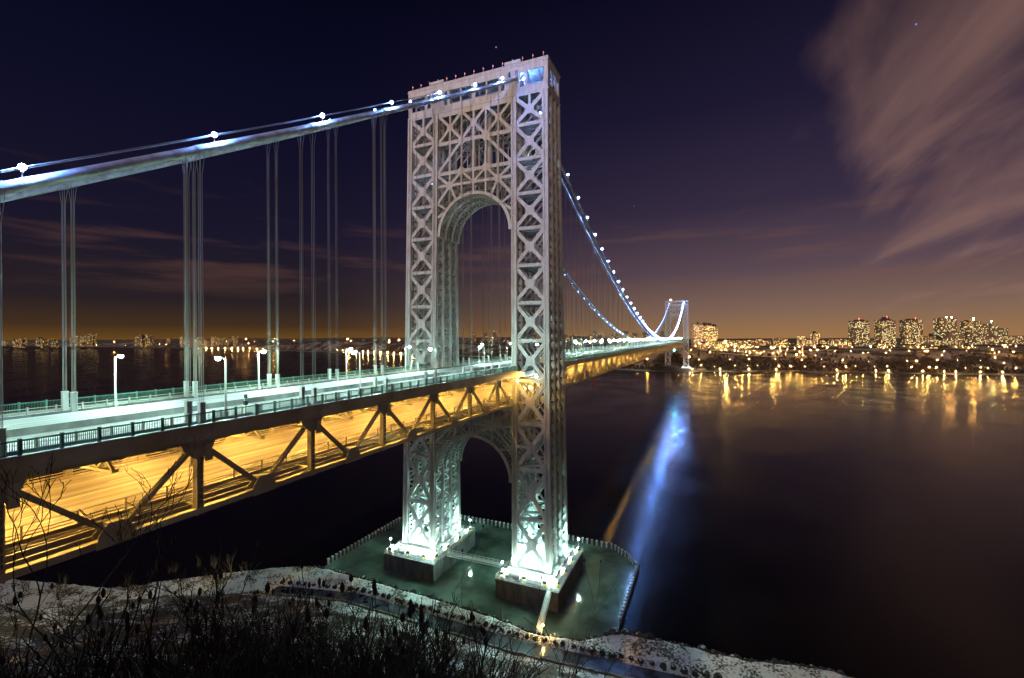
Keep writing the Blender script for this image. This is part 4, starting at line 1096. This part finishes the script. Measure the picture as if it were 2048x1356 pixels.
for i in range(74):
    y = rnd.uniform(-1000, 60); t = rnd.choice([rnd.uniform(140, 250), rnd.uniform(255, 400), rnd.uniform(255, 400)]); x = fshore(y) + t
    put_far('bank', e_farg if rnd.random() < .85 else e_farw, (x, y, fterr(t, y)), '%s orange street lamp scattered on the far hillside streets' % nth(i + 1), 'street lamps on the far hillside', .75, 11)
k = 0
for t_, y0, y1, st_ in ((48, -1150, -60, 34), (125, -1150, 120, 42), (200, -1100, 0, 38)):
    y = y0
    while y < y1:
        k += 1; yy = y + rnd.uniform(-15, 15); tt = t_ + rnd.uniform(-14, 14)
        put_far('bank', e_farg, (fshore(yy) + tt, yy, fterr(tt, yy)), '%s orange lamp along the terraced riverside roads from the right' % nth(k), 'orange lamps along the terraced riverside roads'); y += st_
for i in range(34):
    u = 405 + 12.5 * i + rnd.uniform(-2, 2); v = interp([(400, 697), (560, 698.5), (640, 700), (820, 709)], u); q = at_z(u, v, 10)
    put_far('nth', mat('x', (.8,.8,.8), emit=(1.0, .52, .14), strength=420) if 'nth' not in FLP else None, (q.x + 30, q.y, 4), '%s golden lamp of the riverside road left of the near tower' % nth(i + 1), 'golden lamps along the upriver road', 1.9, 9)

# ------------------------------------------------------------------ buildings of the far city
def bmat(name, wall, lit, dens, sx, sz, strength, warm=0.5):
    """wall with a grid of windows, some of them lit"""
    m = bpy.data.materials.new(name); m.use_nodes = True; t = m.node_tree; b = t.nodes['Principled BSDF']; b.inputs['Roughness'].default_value = .8
    tc_ = t.nodes.new('ShaderNodeTexCoord'); sp = t.nodes.new('ShaderNodeSeparateXYZ'); t.links.new(tc_.outputs['Object'], sp.inputs[0])
    def mm(op, a, c=None):
        n = t.nodes.new('ShaderNodeMath'); n.operation = op
        for i, x in enumerate((a, c)):
            if x is None: continue
            if isinstance(x, (int, float)): n.inputs[i].default_value = x
            else: t.links.new(x, n.inputs[i])
        return n.outputs[0]
    h = mm('DIVIDE', mm('ADD', sp.outputs[0], sp.outputs[1]), sx); v = mm('DIVIDE', sp.outputs[2], sz)
    cell = t.nodes.new('ShaderNodeCombineXYZ'); t.links.new(mm('FLOOR', h), cell.inputs[0]); t.links.new(mm('FLOOR', v), cell.inputs[1])
    oi = t.nodes.new('ShaderNodeObjectInfo'); t.links.new(mm('MULTIPLY', oi.outputs['Random'], 50), cell.inputs[2])
    wn = t.nodes.new('ShaderNodeTexWhiteNoise'); t.links.new(cell.outputs[0], wn.inputs['Vector'])
    fx = mm('FRACT', h); fz = mm('FRACT', v)
    inx = mm('MULTIPLY', mm('GREATER_THAN', fx, .25), mm('LESS_THAN', fx, .75)); inz = mm('MULTIPLY', mm('GREATER_THAN', fz, .3), mm('LESS_THAN', fz, .75))
    win = mm('MULTIPLY', inx, inz); on = mm('MULTIPLY', win, mm('LESS_THAN', wn.outputs['Value'], dens))
    ge = t.nodes.new('ShaderNodeNewGeometry'); sn = t.nodes.new('ShaderNodeSeparateXYZ'); t.links.new(ge.outputs['Normal'], sn.inputs[0]); on = mm('MULTIPLY', on, mm('LESS_THAN', mm('ABSOLUTE', sn.outputs[2]), .5))
    mx = t.nodes.new('ShaderNodeMix'); mx.data_type = 'RGBA'; t.links.new(win, mx.inputs[0]); mx.inputs[6].default_value = (*wall, 1); mx.inputs[7].default_value = (.02, .022, .025, 1); t.links.new(mx.outputs[2], b.inputs['Base Color'])
    mc = t.nodes.new('ShaderNodeMix'); mc.data_type = 'RGBA'; t.links.new(mm('GREATER_THAN', wn.outputs['Color'], .5) if False else mm('LESS_THAN', mm('FRACT', mm('MULTIPLY', wn.outputs['Value'], 37.7)), warm), mc.inputs[0]); mc.inputs[6].default_value = (.95, .92, .42, 1); mc.inputs[7].default_value = (1.0, .58, .18, 1)
    t.links.new(mc.outputs[2], b.inputs['Emission Color']); t.links.new(mm('MULTIPLY', on, strength), b.inputs['Emission Strength'])
    m.cycles.emission_sampling = 'NONE'
    return m
b_dark = bmat('apartment_wall', (.16, .12, .09), 1, .2, 3.4, 3.3, 3.0)
b_pink = bmat('pink_apartment_wall', (.50, .36, .28), 1, .2, 3.6, 3.4, 3)
b_off = bmat('hospital_wall', (.30, .22, .13), 1, .22, 4.5, 3.9, 2.5, .4)
b_mid = bmat('midrise_wall', (.40, .28, .17), 1, .30, 4.0, 3.6, 4.5, .8)
b_small = bmat('distant_wall', (.18, .13, .09), 1, .16, 6.0, 5.0, 3.5, .8)
roofm = mat('roof_tar', (.06, .055, .05), .9, var=.3, scale=.3)
litwin = mat('lit_window_glass', (.8, .8, .8), emit=(1.0, .88, .30), strength=1.5)
litwin2 = mat('warm_window_glass', (.8, .8, .8), emit=(1.0, .58, .15), strength=1.9)
wq = None
def building(u0, u1, v0, D, zbase, label, m, depth=22, topbits=(), wins=0, name='apartment_block', grp=None, yaw=None, cat='building'):
    a = at_d(u0, v0, D); b = at_d(u1, v0, D); c = (a + b) / 2; w = (b - a).length * .93; h = a.z - zbase
    ang = math.atan2((b - a).y, (b - a).x)
    root = empty(name, (c.x, c.y, zbase), ang); tag(root, label, cat, grp)
    m_ = MB(); m_.box(-w / 2, w / 2, 0, depth, -8, h); wl = m_.build('wall', m, root)
    m_ = MB(); m_.box(-w / 2 - .3, w / 2 + .3, -.3, depth + .3, h, h + .8)
    for (f, fw, hh) in topbits: m_.box(-w / 2 + w * f, -w / 2 + w * (f + fw), depth * .2, depth * .7, h + .8, h + .8 + hh)
    m_.build('roof', roofm, root)
    if wins:
        nc = max(3, int(w / 4.2)); nr = int((h - 3) / 3.7); cells = [(i, j) for i in range(nc) for j in range(nr)]; rnd.shuffle(cells)
        base_ = {}
        for n_, (i, j) in enumerate(cells[:min(wins, 96)]):
            mk = litwin if rnd.random() < .55 else litwin2
            loc = (-w / 2 + w * (i + .5) / nc, -.12, 2.5 + j * 3.7)
            if mk not in base_:
                q = MB(); q.box(-.95, .95, -.08, .1, 0, 1.7); base_[mk] = q.build('lit_window', mk, root); base_[mk].location = loc
            else: share(base_[mk], 'lit_window', root, loc)
    return root, w, h
# high flats beside the distant tower
building(1386.5, 1407, 649, 1500, 55, 'pale pink lit apartment slab just right of the distant tower', b_pink, 20, ((.5, .1, 7),), 60)
building(1409, 1418, 651, 1510, 55, 'dark apartment slab second from left beside the distant tower', b_mid, 30, ((.1, .6, 9),), 14)
building(1419, 1427, 652, 1515, 55, 'dark apartment slab third from left beside the distant tower', b_mid, 30, ((.1, .6, 9),), 14)
building(1428, 1436, 653, 1520, 55, 'dark apartment slab fourth from left beside the distant tower', b_mid, 30, ((.1, .6, 7),), 16)
# three tower blocks
building(1709, 1740, 642, 1500, 50, 'left of three dark tower blocks dotted with yellow windows', b_dark, 30, ((.25, .5, 4),), 96)
building(1762, 1792, 641, 1500, 50, 'middle of three tower blocks, with the tallest stepped roof', b_dark, 30, ((.2, .6, 4), (.35, .3, 11)), 96)
building(1813, 1847, 640, 1500, 50, 'right of three dark tower blocks dotted with yellow windows', b_dark, 30, ((.25, .5, 4),), 96)
building(1689, 1796, 699, 1440, 30, 'long low white lit terrace building below the three tower blocks', pale_conc, 16, (), 0)
building(1882, 1915, 637, 1560, 45, 'tall dark slab with glowing orange rooftop lamps', b_off, 30, ((.2, .6, 3),), 22)
building(1898, 1927, 664, 1500, 40, 'lower brown slab in front of the orange topped tower', b_off, 26, (), 16)
building(1936, 1963, 643, 1580, 45, 'amber hospital tower with one bright orange lamp on its roof', b_off, 30, ((.1, .3, 4),), 20)
building(1954, 1978, 648, 1600, 45, 'pale stepped hospital wing right of the amber tower', b_off, 30, ((.1, .3, 3),), 24)
building(1978, 1999, 651, 1620, 45, 'dark hospital block with teal rooftop lamp', b_off, 30, ((.1, .3, 5),), 12)
building(2000, 2017, 657, 1620, 45, 'dark rounded hospital block at the right', b_off, 30, (), 8)
building(1990, 2075, 672, 1510, 40, 'long many windowed hospital wing at the right edge', b_off, 26, (), 80)
building(1950, 1990, 674, 1520, 40, 'mid hospital wing with rows of lit windows', b_off, 26, (), 50)
building(1868, 1897, 680, 1480, 38, 'low brick block with rows of windows left of the hospital', b_off, 26, (), 40)
building(1856, 1870, 673, 1490, 40, 'small water tower topped block left of the hospital', b_off, 18, ((.6, .3, 9),), 12)
building(1932, 2050, 702, 1440, 28, 'low wide lit building under the hospital', b_off, 16, (), 40)
building(1600, 1613, 673, 1650, 50, 'narrow apartment tower left of the dome roofs', b_mid, 20, (), 12)
building(1626, 1641, 667, 1680, 50, 'tall apartment tower with pointed top among the low blocks', b_mid, 18, ((.2, .3, 7),), 14)
for k, (loc, m, r, w) in enumerate(((at_d(1893, 634, 1565), e_gold, 1.3, 'left orange rooftop lamp on the tall dark slab'), (at_d(1903, 634, 1565), e_gold, 1.3, 'right orange rooftop lamp on the tall dark slab'), (at_d(1947, 637, 1580), e_gold, 1.7, 'big orange rooftop lamp on the amber hospital tower'), (at_d(1983, 642, 1620), e_roof, 1.3, 'teal rooftop lamp on the dark hospital block'), (at_d(1718, 637, 1500), e_red, 1.2, 'red lamp on the left tower block'), (at_d(1774, 633, 1500), e_red, 1.2, 'red lamp on the middle tower block'), (at_d(1831, 636, 1500), e_red, 1.2, 'red lamp on the right tower block'), (at_d(1741, 692, 1430), e_roof, 1.2, 'white floodlight at the foot of the left tower block'), (at_d(1981, 700, 1430), e_roof, 1.2, 'white floodlight under the hospital'), (at_d(1451, 682, 1420), e_path, 1.6, 'golden glare lamp on the hillside road right of the distant tower'))):
    m_ = MB(); m_.sphere((0, 0, 0), r, 8, 6); m_.tube([(0, 0, -6), (0, 0, 0)], .2, 5); o = m_.build('rooftop_lamp', m); o.location = loc; tag(o, w, 'lamp', 'rooftop and street glare lamps of the far city')
# fill of mid-rise blocks on the hill
rnd = random.Random(17); k = 0; lst = []
for i in range(120):
    u = rnd.uniform(1405, 1700) if rnd.random() < .75 else rnd.uniform(1700, 2080); D = rnd.uniform(1430, 1800); lst.append((u, D))
for u, D in sorted(lst):
    k += 1; wpx = rnd.uniform(8, 20); v = interp([(1400, 690), (1450, 683), (1540, 680), (1700, 682), (2080, 690)], u) + rnd.uniform(-3, 8)
    building(u - wpx / 2, u + wpx / 2, v, D, 40, '%s low block from the left in the far hillside city' % nth(k), b_mid, 16, ((.3, .25, 3),) if rnd.random() < .5 else (), 0, grp='low blocks of the far hillside city')
lst = sorted((rnd.uniform(1690, 2090), rnd.uniform(1330, 1420)) for _ in range(26))
for k, (u, D) in enumerate(lst):
    wpx = rnd.uniform(14, 34); v = rnd.uniform(690, 706)
    building(u - wpx / 2, u + wpx / 2, v, D, 20, '%s lamp lit low block from the left under the hospital hill' % nth(k + 1), b_mid, 14, ((.3, .2, 3),) if k % 3 else (), 0, grp='lamp lit low blocks under the hospital hill')
lst = []
for i in range(46): lst.append((rnd.uniform(925, 1330), rnd.uniform(2200, 3200)))
k = 0
for u, D in sorted(lst):
    k += 1; wpx = rnd.uniform(4, 9); v = rnd.uniform(661, 681) if not (1090 < u < 1120) else 676
    building(u - wpx / 2, u + wpx / 2, v, D, 50, '%s distant block from the left in the skyline behind the bridge' % nth(k), b_small, 25, (), 0, grp='distant skyline blocks behind the bridge')
lst = []
for i in range(60): u = rnd.choice([rnd.uniform(0, 110), rnd.uniform(140, 190), rnd.uniform(270, 300), rnd.uniform(330, 470), rnd.uniform(560, 810), rnd.uniform(380, 470)]); lst.append((u, rnd.uniform(3300, 5200)))
k = 0
for u, D in sorted(lst):
    k += 1; wpx = rnd.uniform(2.5, 6); v = interp([(0, 678), (120, 671), (180, 668), (280, 669), (400, 674), (560, 674), (640, 679), (810, 679)], u) + rnd.uniform(-1, 8)
    building(u - wpx / 2, u + wpx / 2, v, D, 40, '%s tiny lit block from the left on the upriver hills' % nth(k), b_small, 40, (), 0, grp='lit blocks on the upriver hills')
for i in range(34):
    u = rnd.choice([rnd.uniform(0, 820), rnd.uniform(380, 820)]); D = rnd.uniform(2900, 4600); v = rnd.uniform(676, 693); q = at_d(u, v, D)
    put_far('hill', e_farg if True else None, (q.x, q.y, q.z - 10), '%s tiny orange light scattered over the upriver hills' % nth(i + 1), 'tiny lights on the upriver hills', 1.7, 10)
# hill that carries the upriver lights
